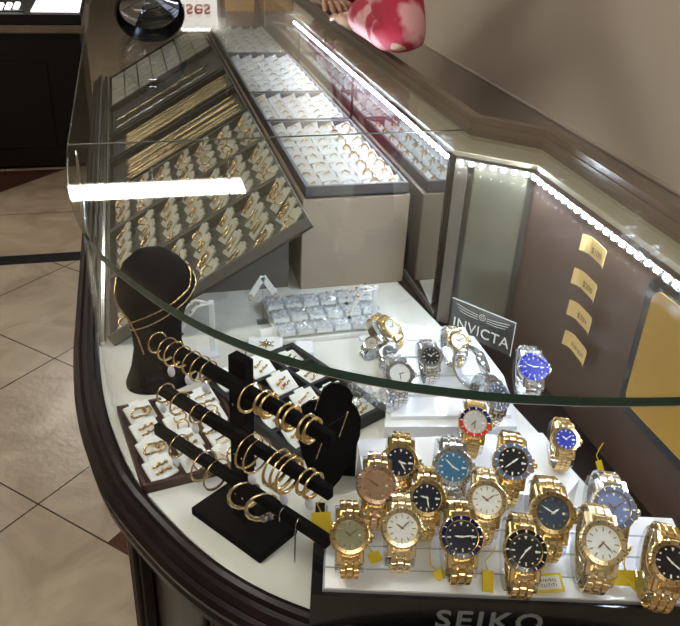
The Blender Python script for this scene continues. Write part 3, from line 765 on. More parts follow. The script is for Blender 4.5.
# white display boards that carry the watches
def board(name, poly, z0, z1, label, grooves=None, m=WHITEP):
    o = MB().prism(poly, z0, z1).build(name, m); tag(o, label, 'display board'); return o
A0 = V((.150, .534)); eX = V((.966, -.26)).normalized(); eY = V((.26, .966)).normalized()
def bp_(u, v): q = A0 + eX * u + eY * v; return (q.x, q.y)
boardA = thing('watch_board', 'slatted white board holding the two front rows of gold watches', 'display board', (0, 0, 0)); boardA.matrix_basis = M4.Identity(4)
for i, (v0, v1) in enumerate(((0, .026), (.0285, .058), (.0605, .090), (.0925, .122))):
    MB().prism([bp_(0, v0), bp_(.40, v0), bp_(.40 - (.0 if v1 < .05 else .0), v1), bp_(0, v1)], .655, .70).build('slat', WHITEP, boardA)
MB().prism([bp_(-.002, -.001), bp_(.40, -.001), bp_(.40, .12), bp_(-.002, .12)], .645, .6985).build('core', mat('grey_core', (.30, .30, .31), .5), boardA)
bb = thing('black_display_box', 'black acrylic box with grey lettering under the front watch board', 'display box', (0, 0, 0)); bb.matrix_basis = M4.Identity(4)
MB().prism([bp_(-.014, -.006), bp_(.42, -.006), bp_(.42, .126), bp_(-.014, .126)], ZD, .645).build('base', BLACKP, bb)
MB().prism([bp_(-.014, -.006), bp_(.42, -.006), bp_(.42, -.0015), bp_(-.014, -.0015)], .6451, .6955).build('front', BLACKP, bb)
MB().prism([bp_(-.014, -.001), bp_(-.003, -.001), bp_(-.003, .126), bp_(-.014, .126)], .6451, .697).build('side', BLACKP, bb)
LT_ = mat('grey_lettering', (.22, .22, .23), .4)
fp = bp_(.172, -.0068)
put_text('lettering', 'SEIKO', .037, frame((fp[0], fp[1], .667), (*eX, 0), (0, 0, 1), (-V((*eY, 0))).to_tuple()), LT_, bb, spacing=1.18, offset=.0006)
boardC = board('watch_board', [(.235, .680), (.47, .615), (.502, .640), (.50, .735), (.25, .770)], ZD, .69, 'white board under the third row of watches')
boardB = thing('watch_board', 'white board holding the silver watches near the lettered plaque', 'display board', (0, 0, 0)); boardB.matrix_basis = M4.Identity(4)
MB().prism([(.293, .786), (.47, .752), (.487, .80), (.505, .87), (.505, .985), (.37, 1.06), (.345, .93)], ZD, .692).build('board_base', WHITEP, boardB)
for i, y in enumerate((.79, .838, .886, .934, .982)):
    x0 = .305 + (y - .79) * .36
    MB().prism([(x0, y + .008), (min(.49, .45 + (y - .79) * .4 + .02), y - .02), (min(.497, .45 + (y - .79) * .4 + .03), y + .022), (x0 + .012, y + .05)], .692, .6985).build('slat', WHITEP, boardB)

# yellow hang tags
def hangtag(px, py, z, w_, h_, rz, tilt, label, face=YELLOW, back=None):
    p = at(px, py, z); T = TR(*p) @ RZ(rz) @ RX(tilt)
    t = thing('hang_tag', label, 'hang tag', T=T, group='yellow hang tags on the watches')
    MB().box((0, 0, 0), (w_, h_, .0012), 0, b=.0004).build('card', face, t)
    if back: 
        MB().box((0, .0, .0009), (w_ * .82, h_ * .72, .0006)).build('label_paper', back, t)
        q = MB(); strokes(q, -w_ * .3, w_ * .3, h_ * .12, h_ * .2, 8, random.Random(px), 0, .0014); strokes(q, -w_ * .3, w_ * .3, -h_ * .15, h_ * .2, 8, random.Random(py), 0, .0014); q.build('print', BLACKP, t)
    MB().tube([(0, h_ * .5, 0), (-.004, h_ * .5 + .008, .004), (.003, h_ * .5 + .016, .006), (.006, h_ * .5 + .022, .012)], .0006, 5).build('string', YELLOW, t)
hangtag(322, 527, .704, .022, .034, -8, 25, 'yellow tag left of the champagne dialled watch')
hangtag(547, 583, .706, .034, .020, -8, 20, 'white and yellow printed tag behind the black dialled watch', YELLOW, WHITE)
hangtag(627, 578, .712, .036, .016, -16, 30, 'wide yellow tag right of the large white dialled watch')
hangtag(488, 582, .704, .012, .024, -20, 25, 'yellow tag beside the navy bezelled watch bracelet')
hangtag(440, 574, .704, .014, .010, 30, 20, 'small yellow tag left of the navy bezelled watch bracelet')
hangtag(640, 592, .706, .010, .028, 20, 20, 'narrow yellow tag under the watch at the right picture edge')
hangtag(601, 470, .648, .010, .026, 10, 50, 'yellow tag standing behind the shiny pale blue watch')
hangtag(375, 557, .704, .014, .012, 10, 15, 'yellow tag under the copper dialled watch')

# lettered clear plaque
c0, c1 = at(449, 329, .665), at(511, 356, .665)
dd = (c1 - c0); dd.z = 0; LL = dd.length; dd.normalize(); nn = V((dd.y, -dd.x, 0))
T = frame(c0 + dd * LL / 2 + V((0, 0, .0)), dd, V((0, 0, 1)), nn)
hh = (atplane(454, 297, c0, nn) - c0).z
pq = thing('lettered_plaque', 'clear plaque with white INVICTA lettering and winged emblem', 'sign', T=T)
MB().box((0, hh / 2, 0), (LL, hh, .003), b=.0005).build('plate', G_PLAQUE, pq)
q = MB()
for y, x0, x1 in ((hh, -LL / 2, LL / 2),): q.box((0, hh - .0007, .0017), (LL, .0016, .0008))
q.box((LL / 2 - .0008, hh / 2, .0017), (.0014, hh, .0008)); q.build('bright_edge', WHITE, pq)
put_text('lettering', 'INVICTA', hh * .42, TR(0, hh * .30, .002), LUME, pq, extrude=.0003, spacing=1.08)
q = MB()
for s_ in (-1, 1):
    for k in range(3):
        q.tube([(s_ * .008, hh * (.66 + .06 * k), .002), (s_ * LL * .22, hh * (.66 + .07 * k), .002), (s_ * LL * (.36 + .03 * k), hh * (.70 + .085 * k), .002)], .0005, 4)
q.torus(.0055, .0006, 16, 4, 0, TR(0, hh * .76, .002)); q.torus(.003, .0005, 4, 4, 0, TR(0, hh * .76, .002))
q.build('emblem', LUME, pq)

# ------------------------------------------------------------------ earring T-stand
BASE = V((.0905, .699)); dB = V((.587, -.81)).normalized(); dP = V((.81, .587)).normalized()
TB = frame((BASE.x, BASE.y, ZD), (*dB, 0), (*dP, 0), (0, 0, 1))
ts = thing('earring_stand', 'black three bar earring stand with a flat base, loaded with gold hoops', 'earring stand', T=TB)
MB().box((0, 0, .006), (.118, .064, .012), b=.001).build('base', BLACKP if False else VELVET, ts)
MB().box((0, 0, .127), (.026, .014, .230), b=.001).build('post', VELVET, ts)
BARS = [.214, .146, .078]
for h in BARS:
    MB().box((0, -.0125, h), (.284, .009, .016), b=.001).build('bar', VELVET, ts)
q = MB()
for h in (.05, .11, .18): q.lathe([(0, 0), (.0016, 0), (.0012, .001), (0, .001)], 8, 0, TR(.006, -.007, h) @ RX(90)); q.lathe([(0, 0), (.0016, 0), (.0012, .001), (0, .001)], 8, 0, TR(-.006, -.007, h) @ RX(90))
q.build('rivets', CHROME, ts)
def hoop_mesh(R0, r, twist=False):
    q = MB(); pts = []; rad = []; n = 30
    for i in range(n):
        a = 2 * pi * i / n; pts.append((0, R0 * sin(a), R0 * cos(a))); rad.append(r * (1 + (.3 * (i % 2) if twist else 0)) * (1 - .35 * cos(a)))
    q.tube(pts, rad, 6, 0, True); return q.data('hoop', [GOLD if not twist else GOLDP])
HM = {}
def hoop(x, bar, R0, r, rz, tagon, lab, twist=False, sw=0):
    k = (R0, r, twist)
    if k not in HM: HM[k] = hoop_mesh(R0, r, twist)
    # hangs on the bar: top of the ring just over the bar top
    T = TB @ TR(x, -.0125, BARS[bar] + .0085 - R0 + r) if not twist else TB @ TR(x, -.0150, BARS[bar] + .0085 - R0) @ RZ(rz) @ RY(sw)
    o = link('hoop_earring', HM[k], None, T); tag(o, lab, 'hoop earring', 'hoop earrings on the black stand')
    if tagon:
        q = MB(); q.lathe([(0, 0), (.0062, 0), (.0062, .0006), (0, .0006)], 16, 0, TR(.002, -R0 * .35 - .002, -R0 - .005) @ RX(75)); q.tube([(0, 0, -R0), (.002, -R0 * .35, -R0 - .002)], .0003, 4)
        strokes_ = MB(); strokes(strokes_, -.003, .003, 0, .003, 3, random.Random(int(x * 1e4)), 0, .0008)
        q.build('paper_tag', TAGW, o)
BN = ['top', 'middle', 'lowest']
spec = []
for i, x in enumerate((-.126, -.108, -.096, -.082, -.066, -.052, -.038)): spec.append((x, 0, .0125 + .0012 * (i % 3), .0011, -12 + 10 * (i % 3), i in (2, 4, 6), 'left'))
for i, x in enumerate((-.118, -.092, -.060, -.040)): spec.append((x, 1, .0125 + .002 * (i % 2), .0012, -20 + 12 * (i % 3), i in (0, 2), 'left'))
for i, x in enumerate((-.100, -.054, -.032)): spec.append((x, 2, .015 + .005 * (i > 0), .0013, 10 - 20 * i, i == 0, 'left'))
for i, x in enumerate((.026, .046, .054, .078, .086, .106, .114)): spec.append((x, 0, .0165 if i < 1 else .0128, .0014 if i < 1 else .0023, -15 + 9 * (i % 3), False, 'right'))
for i, x in enumerate((.024, .036, .066, .076, .084, .108, .118)): spec.append((x, 1, .021 if i < 5 else .0145,   .0012 if i < 2 else .0019, -25 + 8 * (i % 3), i in (1, 4, 6), 'right'))
for i, x in enumerate((.018, .046)): spec.append((x, 2, .0185, .0020, -32, False, 'right'))
cnt = {}
for (x, b_, R0, r, rz, tg, side) in spec:
    k = (side, b_); cnt[k] = cnt.get(k, 0) + 1
    hoop(x, b_, R0, r, rz, tg, 'gold hoop%s, %s from left on the %s arm of the %s bar' % (' with paper tag' if tg else '', ORD[cnt[k] - 1], side, BN[b_]), twist=(b_ == 2 and side == 'right'), sw=0)
for (x, L, nm) in ((.080, .030, 'square jewelled drop'), (.104, .045, 'long thin chain drop')):
    q = MB(); z0 = BARS[2] + .006
    q.tube([(0, .004, 0), (0, -.002, .004), (0, -.006, -.002), (0, -.006, -.012)], .0005, 5)
    if L < .04:
        for k in range(2): q.box((0, -.0065, -.020 - k * .014), (.009, .002, .009), 0, RY(45), .0006)
    else: q.tube([(0, -.0065, -.012 - i * .0022) for i in range(22)], [.0006 if i % 2 else .0013 for i in range(22)], 5)
    o = q.build('drop_earring', SILVER); o.matrix_basis = TB @ TR(x, -.0165, z0 + .002)
    tag(o, nm + ' earring hooked on the lowest bar at right', 'drop earring', 'drop earrings on the black stand')

# ------------------------------------------------------------------ black pendant pad on an easel leg
P0 = at(325, 496, ZD + .001); nP = V((-.28, -.96, 0)).normalized(); back = (V((-nP.x, -nP.y, 0)))
upP = (V((0, 0, 1)) + back * .28).normalized(); xP = upP.cross(nP).normalized(); nP2 = xP.cross(upP).normalized()
if xP.x < 0: xP = -xP; 
nP2 = xP.cross(upP)
def toP(x, y):
    q = atplane(x, y, P0, nP2) - P0; return (q.dot(xP), q.dot(upP))
outl = [(326, 496), (340, 480), (352, 458), (360, 436), (361, 420), (357, 409), (352, 404), (353, 396), (348, 388), (340, 384), (331, 384), (323, 389), (320, 397), (319, 401), (309, 402), (301, 407), (297, 418), (297, 434), (302, 455), (312, 480), (320, 493)]
pd = thing('pendant_pad', 'black velvet neck shaped pad on an easel leg with two thin gold bars', 'necklace display', T=frame(P0, xP, upP, nP2))
MB().prism([toP(*p) for p in outl], -.007, .0).build('pad', VELVET, pd)
a = V((*toP(348, 420), -.007)); b_ = V((.025, .002, -.045))
MB().box((0, 0, 0), (.026, (a - b_).length, .003), 0, frame(a.lerp(b_, .5), V((1, 0, 0)), (b_ - a).normalized(), V((1, 0, 0)).cross((b_ - a).normalized()))).build('easel_leg', VELVET, pd)
for i, (pa, pb) in enumerate((((348, 411), (339, 437)), ((324, 436), (316, 459)), ((319, 396), (315, 410)))):
    A, B = V((*toP(*pa), .0012)), V((*toP(*pb), .0012))
    o = MB().tube([A.lerp(B, k / 8) for k in range(9)], [.0006, .0011] * 4 + [.0006], 5).build('drop_earring', GOLDP); o.matrix_basis = pd.matrix_basis.copy()
    tag(o, ['thin gold drop earring at the right of the black pad', 'thin gold drop earring at the middle of the black pad', 'short gold drop earring at the upper left of the black pad'][i], 'drop earring', 'drop earrings on the black pad')
o = MB().tube([V((*toP(314, 436), .001)), V((*toP(330, 424), .003)), V((*toP(348, 413), .001))], .0004, 5).build('thin_chain', BLACKP); o.matrix_basis = pd.matrix_basis.copy()
tag(o, 'thin dark cord strung across the black pendant pad', 'cord')

# ------------------------------------------------------------------ black necklace bust
bc = V((.012, 1.03, ZD))
bt = thing('necklace_bust', 'black velvet neck bust draped with gold chains at the left', 'necklace display', T=TR(*bc) @ RZ(18))
q = MB(); rings = [(0, .050, .034, 0, 0), (.008, .050, .034, 0, 0), (.030, .040, .027, 0, .004), (.06, .033, .022, 0, .008), (.09, .034, .024, 0, .008), (.12, .040, .028, 0, .004), (.145, .050, .032, 0, -.002), (.165, .053, .034, 0, -.004), (.185, .046, .030, 0, .002), (.200, .036, .024, 0, .01), (.212, .020, .014, 0, .014), (.216, .004, .003, 0, .015)]
n = 28; vs = []; fs = []
for z, rx, ry, ox, oy in rings:
    for i in range(n):
        a = 2 * pi * i / n; vs.append((ox + rx * 1.12 * cos(a), oy + ry * 1.12 * sin(a), z))
for k in range(len(rings) - 1):
    for i in range(n): fs.append((k * n + i, k * n + (i + 1) % n, (k + 1) * n + (i + 1) % n, (k + 1) * n + i))
fs += [tuple(range(n)), tuple((len(rings) - 1) * n + i for i in range(n))]
q.add(vs, fs, 0, True); q.build('bust', VELVET, bt)
def rad_at(z):
    for k in range(len(rings) - 1):
        if rings[k][0] <= z <= rings[k + 1][0]:
            t = (z - rings[k][0]) / (rings[k + 1][0] - rings[k][0] + 1e-9); return [(rings[k][j] + (rings[k + 1][j] - rings[k][j]) * t) * (1.12 if j < 4 else 1) for j in (1, 2, 4)]
    return [.04, .03, 0]
def drape(zl, zr, dip, a0, a1, r, m, lab):
    P = []; n_ = 44
    for i in range(n_ + 1):
        u = i / n_; a = R_(a0 + (a1 - a0) * u); z = zl + (zr - zl) * u - dip * sin(pi * u)
        rx, ry, oy = rad_at(z); P.append(((rx + .0018) * cos(a), oy + (ry + .0018) * sin(a), z))
    o = MB().tube(P, [r if i % 2 else r * 1.8 for i in range(n_ + 1)], 5).build('necklace', m); o.matrix_basis = bt.matrix_basis.copy(); tag(o, lab, 'necklace', 'necklaces on the black bust')
drape(.112, .188, .004, 190, 345, .0010, GOLD, 'thin gold necklace slanting up to the right across the black bust')
drape(.098, .178, .012, 185, 350, .0010, GOLDP, 'pale gold chain hanging just under the thin one on the black bust')
drape(.185, .060, .0, 170, 222, .0012, GOLD, 'gold link necklace falling down the left side of the black bust')

# ------------------------------------------------------------------ left brown tray with white cards
c0 = V((-.026, .775)); e1 = V((.985, .17)).normalized(); e2 = V((0, 1))
e2 = V((-e1.y, e1.x))
TL = frame((c0.x, c0.y, ZD + .014), (*e1, 0), (*e2, 0), (0, 0, 1))
tray_shell('earring_tray', 'dark brown tray of white earring cards beside the curved glass', .180, .150, .014, .005, BRTRAY, TL)
PAD_L = padmesh(.039, .031, .004)
for r in range(4):
    for c in range(3):
        rnd = random.Random(700 + r * 5 + c); g = (r * 3 + c * 2) % 6
        T = TL @ TR(.028 + c * .046 , .024 + r * .042, .0012) @ RZ(20) @ RX(32)
        o = link('earring_card', PAD_L, None, T)
        tag(o, 'white earring card, %s column, %s row of the dark brown tray' % (('left', 'middle', 'right')[c], ('front', 'second', 'third', 'back')[r]), 'earring card', 'earring cards in the brown tray')
        link('earrings', JEW[g], o, TR(0, -.001, .0022) @ RZ(90) @ M4.Scale(1.2, 4))

# black tray with white cards behind the pad
c0 = V((.328, .874)); e1 = V((-.889, -.458)).normalized(); e2 = V((-.458, .889)).normalized()
TM = frame((c0.x, c0.y, ZD + .018), (*(-e2), 0), (*e1, 0), (0, 0, 1)) @ TR(-.225, 0, 0)
tray_shell('earring_tray', 'black compartment tray of white earring cards behind the black pad', .175, .225, .018, .009, BLACKTRAY, TM)
MBm = MB()
for i in range(1, 4): MBm.box((i * .225 / 4, .0875, -.009), (.006, .16, .017))
MBm.box((.1125, .055, -.009), (.21, .006, .016)); MBm.box((.1125, .115, -.009), (.21, .006, .016))
o = MBm.build('compartment_grid', BLACKTRAY); o.parent = [q for q in COL.objects if q.name.startswith('earring_tray')][-1]
PAD_M = padmesh(.040, .034, .004); GEM = MB().lathe([(0, 0), (.002, .0008), (0, .002)], 7).lathe([(0, 0), (.0016, .0008), (0, .002)], 7, 0, TR(.006, .004, 0)).data('gemstone', [RUBY])
for r in range(4):
    for c in range(3):
        g = (r + c * 2) % 6; flat = c == 0
        T = TM @ TR(.030 + r * .056, .030 + c * .058, -.008 if flat else .0015) @ RZ(90) @ RX(8 if flat else 28)
        o = link('earring_card', PAD_M, None, T)
        tag(o, 'white earring card, %s column, %s row from far end, black compartment tray' % (('right', 'middle', 'left')[c], ORD[r]), 'earring card', 'earring cards in the black compartment tray')
        link('earrings', JEW[(0, 1, 5)[g % 3]], o, TR(0, -.001, .0022) @ RZ(70) @ M4.Scale(1.15, 4))
        if (r, c) in ((0, 0), (1, 1)): link('gemstone', GEM, o, TR(.003, -.006, .003) @ M4.Scale(1.3, 4))

# white tray of bagged jewellery
T0 = frame((.205, 1.092, ZD + .010), V((.995, .03, 0)).normalized(), V((-.03, .995, 0)).normalized(), (0, 0, 1))
tray_shell('bag_tray', 'white tray holding small plastic bagged jewellery boxes', .150, .200, .010, .003, WHITE, T0)
def film(seed, w_, d_):
    r = random.Random(seed); n = 8; vs = []; fs = []
    for i in range(n + 1):
        for j in range(n + 1):
            e_ = 0 if i in (0, n) or j in (0, n) else 1
            vs.append(((i / n - .5) * w_, (j / n - .5) * d_, e_ * (.003 + r.uniform(0, .005))))
    for i in range(n):
        for j in range(n): a = i * (n + 1) + j; fs.append((a, a + 1, a + n + 2, a + n + 1))
    return MB().add(vs, fs, 0, False)
FILM = [film(i, .033, .040).data('plastic_film', [G_FILM]) for i in range(4)]
BX = MB().box((0, 0, 0), (.028, .034, .008), b=.001).data('box', [WHITE])
DOT = MB().lathe([(0, 0), (.0022, .0008), (0, .0022)], 7).data('stud', [GOLD])
for r in range(3):
    for c in range(6):
        o = link('bagged_box', BX, None, T0 @ TR(.0185 + c * .0326, .028 + r * .047, -.0025) @ RX(-8 if True else 0) @ TR(0, 0, .004))
        tag(o, 'bagged white box, %s from the left in the %s row of its tray' % (ORD[c], ('front', 'middle', 'back')[r]), 'jewellery bag', 'bagged boxes in the white tray')
        link('plastic_film', FILM[(r + c) % 4], o, TR(0, 0, .004)); link('stud', DOT, o, TR(.002, .004, .004))
# white box with the flower brooch, plain white box beside it
p = at(265, 346, ZD + .012)
fb = thing('brooch_box', 'white square box holding a silver and gold flower brooch', 'jewellery box', T=TR(p.x, p.y, ZD) @ RZ(-12))
MB().box((0, 0, .008), (.058, .052, .014), b=.002).build('box', WHITEP, fb); MB().box((0, 0, .001), (.064, .058, .002)).build('lining', GREYTRAY, fb)
q = MB()
for i in range(6):
    q.lathe([(0, 0), (.0032, .0012), (0, .003)], 8, 0, RZ(60 * i) @ TR(.006, 0, 0) @ M4.Scale(1.1, 4))
    q.box((.008, 0, .001), (.012, .0022, .0016), 1, RZ(60 * i + 30))
q.lathe([(0, 0), (.003, .002), (0, .0045)], 9, 1)
o = q.build('flower_brooch', [SILVER, GOLD]); o.matrix_basis = fb.matrix_basis @ TR(.002, 0, .0152); tag(o, 'flower brooch of silver petals and gold stems on the white box', 'brooch')
p = at(305, 352, ZD + .01)
o = MB().box((0, 0, .006), (.030, .040, .012), b=.002).build('small_box', WHITEP); o.matrix_basis = TR(p.x + .002, p.y + .014, ZD) @ RZ(-10); tag(o, 'small plain white box right of the brooch box', 'jewellery box')
# added white card in place of a ceiling light's reflection
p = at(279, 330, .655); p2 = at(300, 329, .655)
o = MB().box((0, .0, .010), (.062, .0012, .020), b=.0003).build('reflection_card', WHITE); o.matrix_basis = TR(p.x, p.y, ZD) @ RZ(12) @ RX(-25); tag(o, 'white card standing in for a lamp reflection, between brooch box and bagged boxes', 'card')

# white earring stands
def strap_stand(px, py, topy, kind, label, sgn=1):
    p = at(px, py, ZD); T = TR(p.x, p.y, ZD); H_ = (aty(px, topy, p.y) - p).z
    t = thing('earring_easel', label, 'earring stand', T=T, group='small white earring stands')
    if kind == 'vee':
        MB().tube([(0, 0, 0), (0, 0, H_ * .97)], .0016, 6).build('stem', G_CLEAR, t)
        for s_ in (-1, 1):
            q = MB(); q.box((0, 0, -.019), (.011, .002, .040), 0, TR(0, 0, H_) @ RY(-s_ * 32), .0006); q.build('strap', WHITEP, t)
            e = MB(); e.lathe([(0, -.002), (.0028, 0), (0, .002)], 8); e.torus(.0038, .0008, 12, 4, 0, TR(0, 0, -.006) @ RX(90)); e.lathe([(0, -.0015), (.002, 0), (0, .0015)], 6, 0, TR(0, 0, -.010))
            o = e.build('stud_earring', GOLDP); o.matrix_basis = T @ TR(s_ * .0215, -.003, H_ - .032); tag(o, 'small gold earring on the %s strap of the upturned white vee stand' % ('left' if s_ < 0 else 'right'), 'earring', 'earrings on the white stands')
        MB().box((0, 0, .001), (.022, .018, .002), b=.0005).build('foot', G_CLEAR, t)
    else:
        P = []; 
        for i in range(12):
            u = i / 11; a_ = u * 1.9; P.append((-sgn * .050 * u ** .9 if True else 0, -.012 * u, H_ * (1 - .06) + .012 * sin(a_) - .030 * max(0, u - .45) * 1.6))
        MB().box((0, 0, H_ / 2), (.009, .004, H_), b=.0008).build('post', WHITEP, t)
        for s_ in (-1, 1):
            Q = [(x, y + s_ * .010 * (i / 11), z - (.016 if s_ < 0 else 0) * (i / 11)) for i, (x, y, z) in enumerate(P)]
            q = MB()
            for i in range(11):
                A, B = V(Q[i]), V(Q[i + 1]); tt = (B - A).normalized(); q.box((0, 0, 0), ((B - A).length * 1.15, .006, .0016), 0, frame(A.lerp(B, .5), tt, V((0, 0, 1)).cross(tt).normalized(), tt.cross(V((0, 0, 1)).cross(tt).normalized())))
            q.build('strap', WHITEP, t)
            e = MB()
            for k in (4, 7, 11):
                x, y, z = Q[k]; e.lathe([(0, -.002), (.0024, 0), (0, .002)], 8, 0, TR(x, y, z + .0032))
            x, y, z = Q[11]; e.lathe([(0, -.004), (.0042, 0), (0, .004)], 10, 1, TR(x, y - .002, z - .006))
            o = e.build('drop_earring', [GOLD, mat('smoky_stone', (.08, .075, .07), .08)]); o.matrix_basis = T
            tag(o, 'gold drop earring with a smoky stone on the %s strap of %s' % ('front' if s_ < 0 else 'back', 'the curved white stand' if sgn > 0 and px > 300 else 'the leftmost white stand'), 'earring', 'earrings on the white stands')
        MB().box((-.008, 0, .0015), (.034, .034, .003), b=.0006).build('foot', WHITEP, t)
    return t
strap_stand(263, 322, 277, 'vee', 'small upturned vee earring stand in white, in front of the cream riser')
strap_stand(372, 335, 286, 'curl', 'curved white strap earring stand behind the silver watches')
strap_stand(213, 352, 300, 'curl', 'leftmost white earring stand behind the black three bar stand')

# crumpled clear bags of small silver jewellery left of the silver watches
for i, (px, py) in enumerate(((362, 372), (386, 398), (378, 350))):
    p = at(px, py, .705); q = film(50 + i, .04, .05)
    o = q.build('plastic_bag', G_FILM); o.matrix_basis = TR(p.x, p.y, .7005 if i else .668) @ RZ(30 * i) @ M4.Scale(1.0, 4)
    tag(o, ['crumpled clear plastic bag between the black tray and the silver watches', 'crumpled clear plastic bag under the white dialled silver watch', 'crumpled clear plastic bag near the curved white stand'][i], 'plastic bag', 'loose clear plastic bags')

# ------------------------------------------------------------------ round vanity mirror on the glass top
mc = at(150, 14, 1.03); mT = frame(V((mc.x, mc.y, 1.055)), V((1, 0, 0)), V((0, .64, .77)).normalized(), V((0, -.77, .64)).normalized())
vc = aty(150, 14, 2.05); RV = .082
zc = vc.z
vm = thing('vanity_mirror', 'round dark vanity mirror standing on the far part of the glass top', 'mirror', (vc.x, 2.05, ZT))
Tm = TR(0, 0, zc - ZT) @ RX(118)
MB().lathe([(0, 0), (RV - .003, 0), (RV - .003, .002), (0, .002)], 48, 0, Tm).build('mirror_glass', VMIRROR, vm)
MB().lathe([(RV - .004, -.004), (RV, -.003), (RV + .001, .001), (RV - .002, .004), (RV - .004, .003)], 48, 0, Tm, True, True).build('rim', BLACKP, vm)
MB().lathe([(0, 0), (.022, 0), (.020, .003), (0, .004)], 24, 0, TR(0, .075, 0)).build('foot', BLACKP, vm)

# ------------------------------------------------------------------ far cabinet, sign, boxes
fc = thing('display_cabinet', 'black display cabinet with a lit white glass case across the aisle', 'display cabinet', (0, 0, 0)); fc.matrix_basis = M4.Identity(4)
BLK = mat('black_lacquer', (.004, .0025, .002), .5, spec=.2)
MB().box((-1.25, 4.21, .33), (2.1, .60, .62), b=.004).build('body', BLK, fc)
MB().box((-1.25, 4.22, .02), (2.1, .56, .04)).build('plinth', BLK, fc)
MB().box((-1.25, 4.21, .658), (2.16, .66, .036), b=.006).build('worktop', WOODRAIL, fc)
for x in (-.55, -1.0): MB().box((x, 3.907, .31), (.38, .008, .40), b=.003).build('door', BLK, fc)
MB().box((-1.25, 4.21, .700), (2.12, .62, .04)).build('case_frame', BLK, fc)
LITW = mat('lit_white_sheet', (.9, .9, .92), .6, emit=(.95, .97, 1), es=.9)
MB().box((-.30, 4.23, .722), (.21, .52, .005)).build('lit_panel', LITW, fc); MB().box((-.60, 4.23, .722), (.34, .52, .004)).build('dark_liner', BLK, fc)
for i in range(9):
    o = MB().box((0, 0, 0), (.022, .045, .012), 0, RX(30), .001).build('jewellery_card', LITW); o.matrix_basis = TR(-.74 + i * .034, 4.01 + .012 * (i % 3), .7355) @ RZ(-18)
    tag(o, 'white jewellery card, %s from the left in the far lit cabinet' % ORD[i], 'jewellery card', 'cards in the far lit cabinet')
sg = thing('hanging_sign', 'white sign with added glow and red letters, reflected upside down in the glass top', 'sign', T=TR(.36, 5.2, 1.33))
MB().box((-.04, 0, .06), (.50, .012, .20), b=.002).build('panel', mat('sign_added_glow', (.9, .9, .9), .5, emit=(1, .97, .92), es=.55), sg)  # panel glow is added so its reflection shows brighter
put_text('lettering', 'Cruises', .125, frame((-.02, -.0075, .055), (1, 0, 0), (0, 0, 1), (0, -1, 0)), RED, sg, extrude=.001, offset=.002)
MB().tube([(-.26, 0, .18), (-.26, 0, 1.33)], .003, 5).build('hanger', CHROME, sg); MB().tube([(.26, 0, .18), (.26, 0, 1.33)], .003, 5).build('hanger', CHROME, sg)
CB = mat('cardboard', (.42, .28, .16), .8)
shelf = thing('stock_shelf', 'tan wooden shelf unit at the far end of the shop', 'shelf unit', (1.0, 6.3, 0))
for z in (.25, .75, 1.25): MB().box((-.1, 0, z), (1.0, .4, .03)).build('shelf_board', WOODRAIL, shelf)
for x in (-.6, .4): MB().box((x, 0, .64), (.03, .4, 1.28)).build('upright', WOODRAIL, shelf)
for i in range(9):
    x = .55 + (i % 3) * .29; z = (.265, .765, 1.265)[i // 3]
    o = MB().box((0, 0, .14), (.22, .3, .26), b=.003).build('cardboard_box', CB); o.location = (x, 6.27, z + -.01  )
    tag(o, 'tan cardboard box, %s from the left on the %s shelf of the far unit' % (ORD[i % 3], ('lower', 'middle', 'upper')[i // 3]), 'cardboard box', 'boxes on the far shelf unit')

# ------------------------------------------------------------------ person leaning on the rail
def skinned(name, verts, edges, radii, material, parent=None, root=0, lvl=2):
    me = bpy.data.meshes.new(name); me.from_pydata([tuple(v) for v in verts], edges, []); me.materials.append(material)
    o = bpy.data.objects.new(name, me); COL.objects.link(o)
    s = o.modifiers.new('skin', 'SKIN'); s.use_smooth_shade = True
    lay = me.skin_vertices[0] if me.skin_vertices else None
    if lay is None:
        bm_ = bmesh.new(); bm_.from_mesh(me); bm_.verts.layers.skin.verify(); bm_.to_mesh(me); bm_.free(); lay = me.skin_vertices[0]
    for i, r in enumerate(radii):
        lay.data[i].radius = (r, r) if isinstance(r, (int, float)) else r
        lay.data[i].use_root = (i == root)
    ss = o.modifiers.new('sub', 'SUBSURF'); ss.levels = lvl; ss.render_levels = lvl
    if parent is not None: o.parent = parent
    return o
pn = thing('person', 'person in a pink and red tie dye top leaning on the counter rail', 'person', (0, 0, 0)); pn.matrix_basis = M4.Identity(4)
sk = [(.77, 2.74, .93), (.75, 2.56, 1.05), (.73, 2.32, 1.18), (.70, 2.17, 1.28), (.68, 2.08, 1.34), (.655, 2.03, 1.41), (.63, 1.98, 1.50), (.62, 1.97, 1.57),
      (.63, 1.99, 1.25), (.58, 1.80, 1.13), (.545, 1.57, 1.033), (.548, 1.80, 1.030), (.548, 1.90, 1.022),
      (.70, 2.32, 1.26), (.69, 2.48, 1.13), (.62, 2.58, 1.035), (.585, 2.44, 1.02), (.578, 2.36, 1.014),
      (.78, 2.76, .89), (.76, 2.90, .50), (.76, 2.92, .09), (.78, 2.90, .89), (.77, 3.08, .50), (.77, 3.12, .09), (.68, 2.90, .045), (.68, 3.12, .045)]
ed = [(0, 1), (1, 2), (2, 3), (3, 4), (4, 5), (5, 6), (6, 7), (3, 8), (8, 9), (9, 10), (10, 11), (11, 12), (3, 13), (13, 14), (14, 15), (15, 16), (16, 17), (0, 18), (18, 19), (19, 20), (0, 21), (21, 22), (22, 23), (20, 24), (23, 25)]
rr = [(.11, .13), (.10, .12), (.095, .12), (.08, .10), .055, .065, .095, .08, .040, .018, .022, .022, .022, .046, .036, .026, .025, .024, .08, .058, .042, .08, .058, .042, .03, .03]
skinned('body', sk, ed, rr, SKIN, pn)
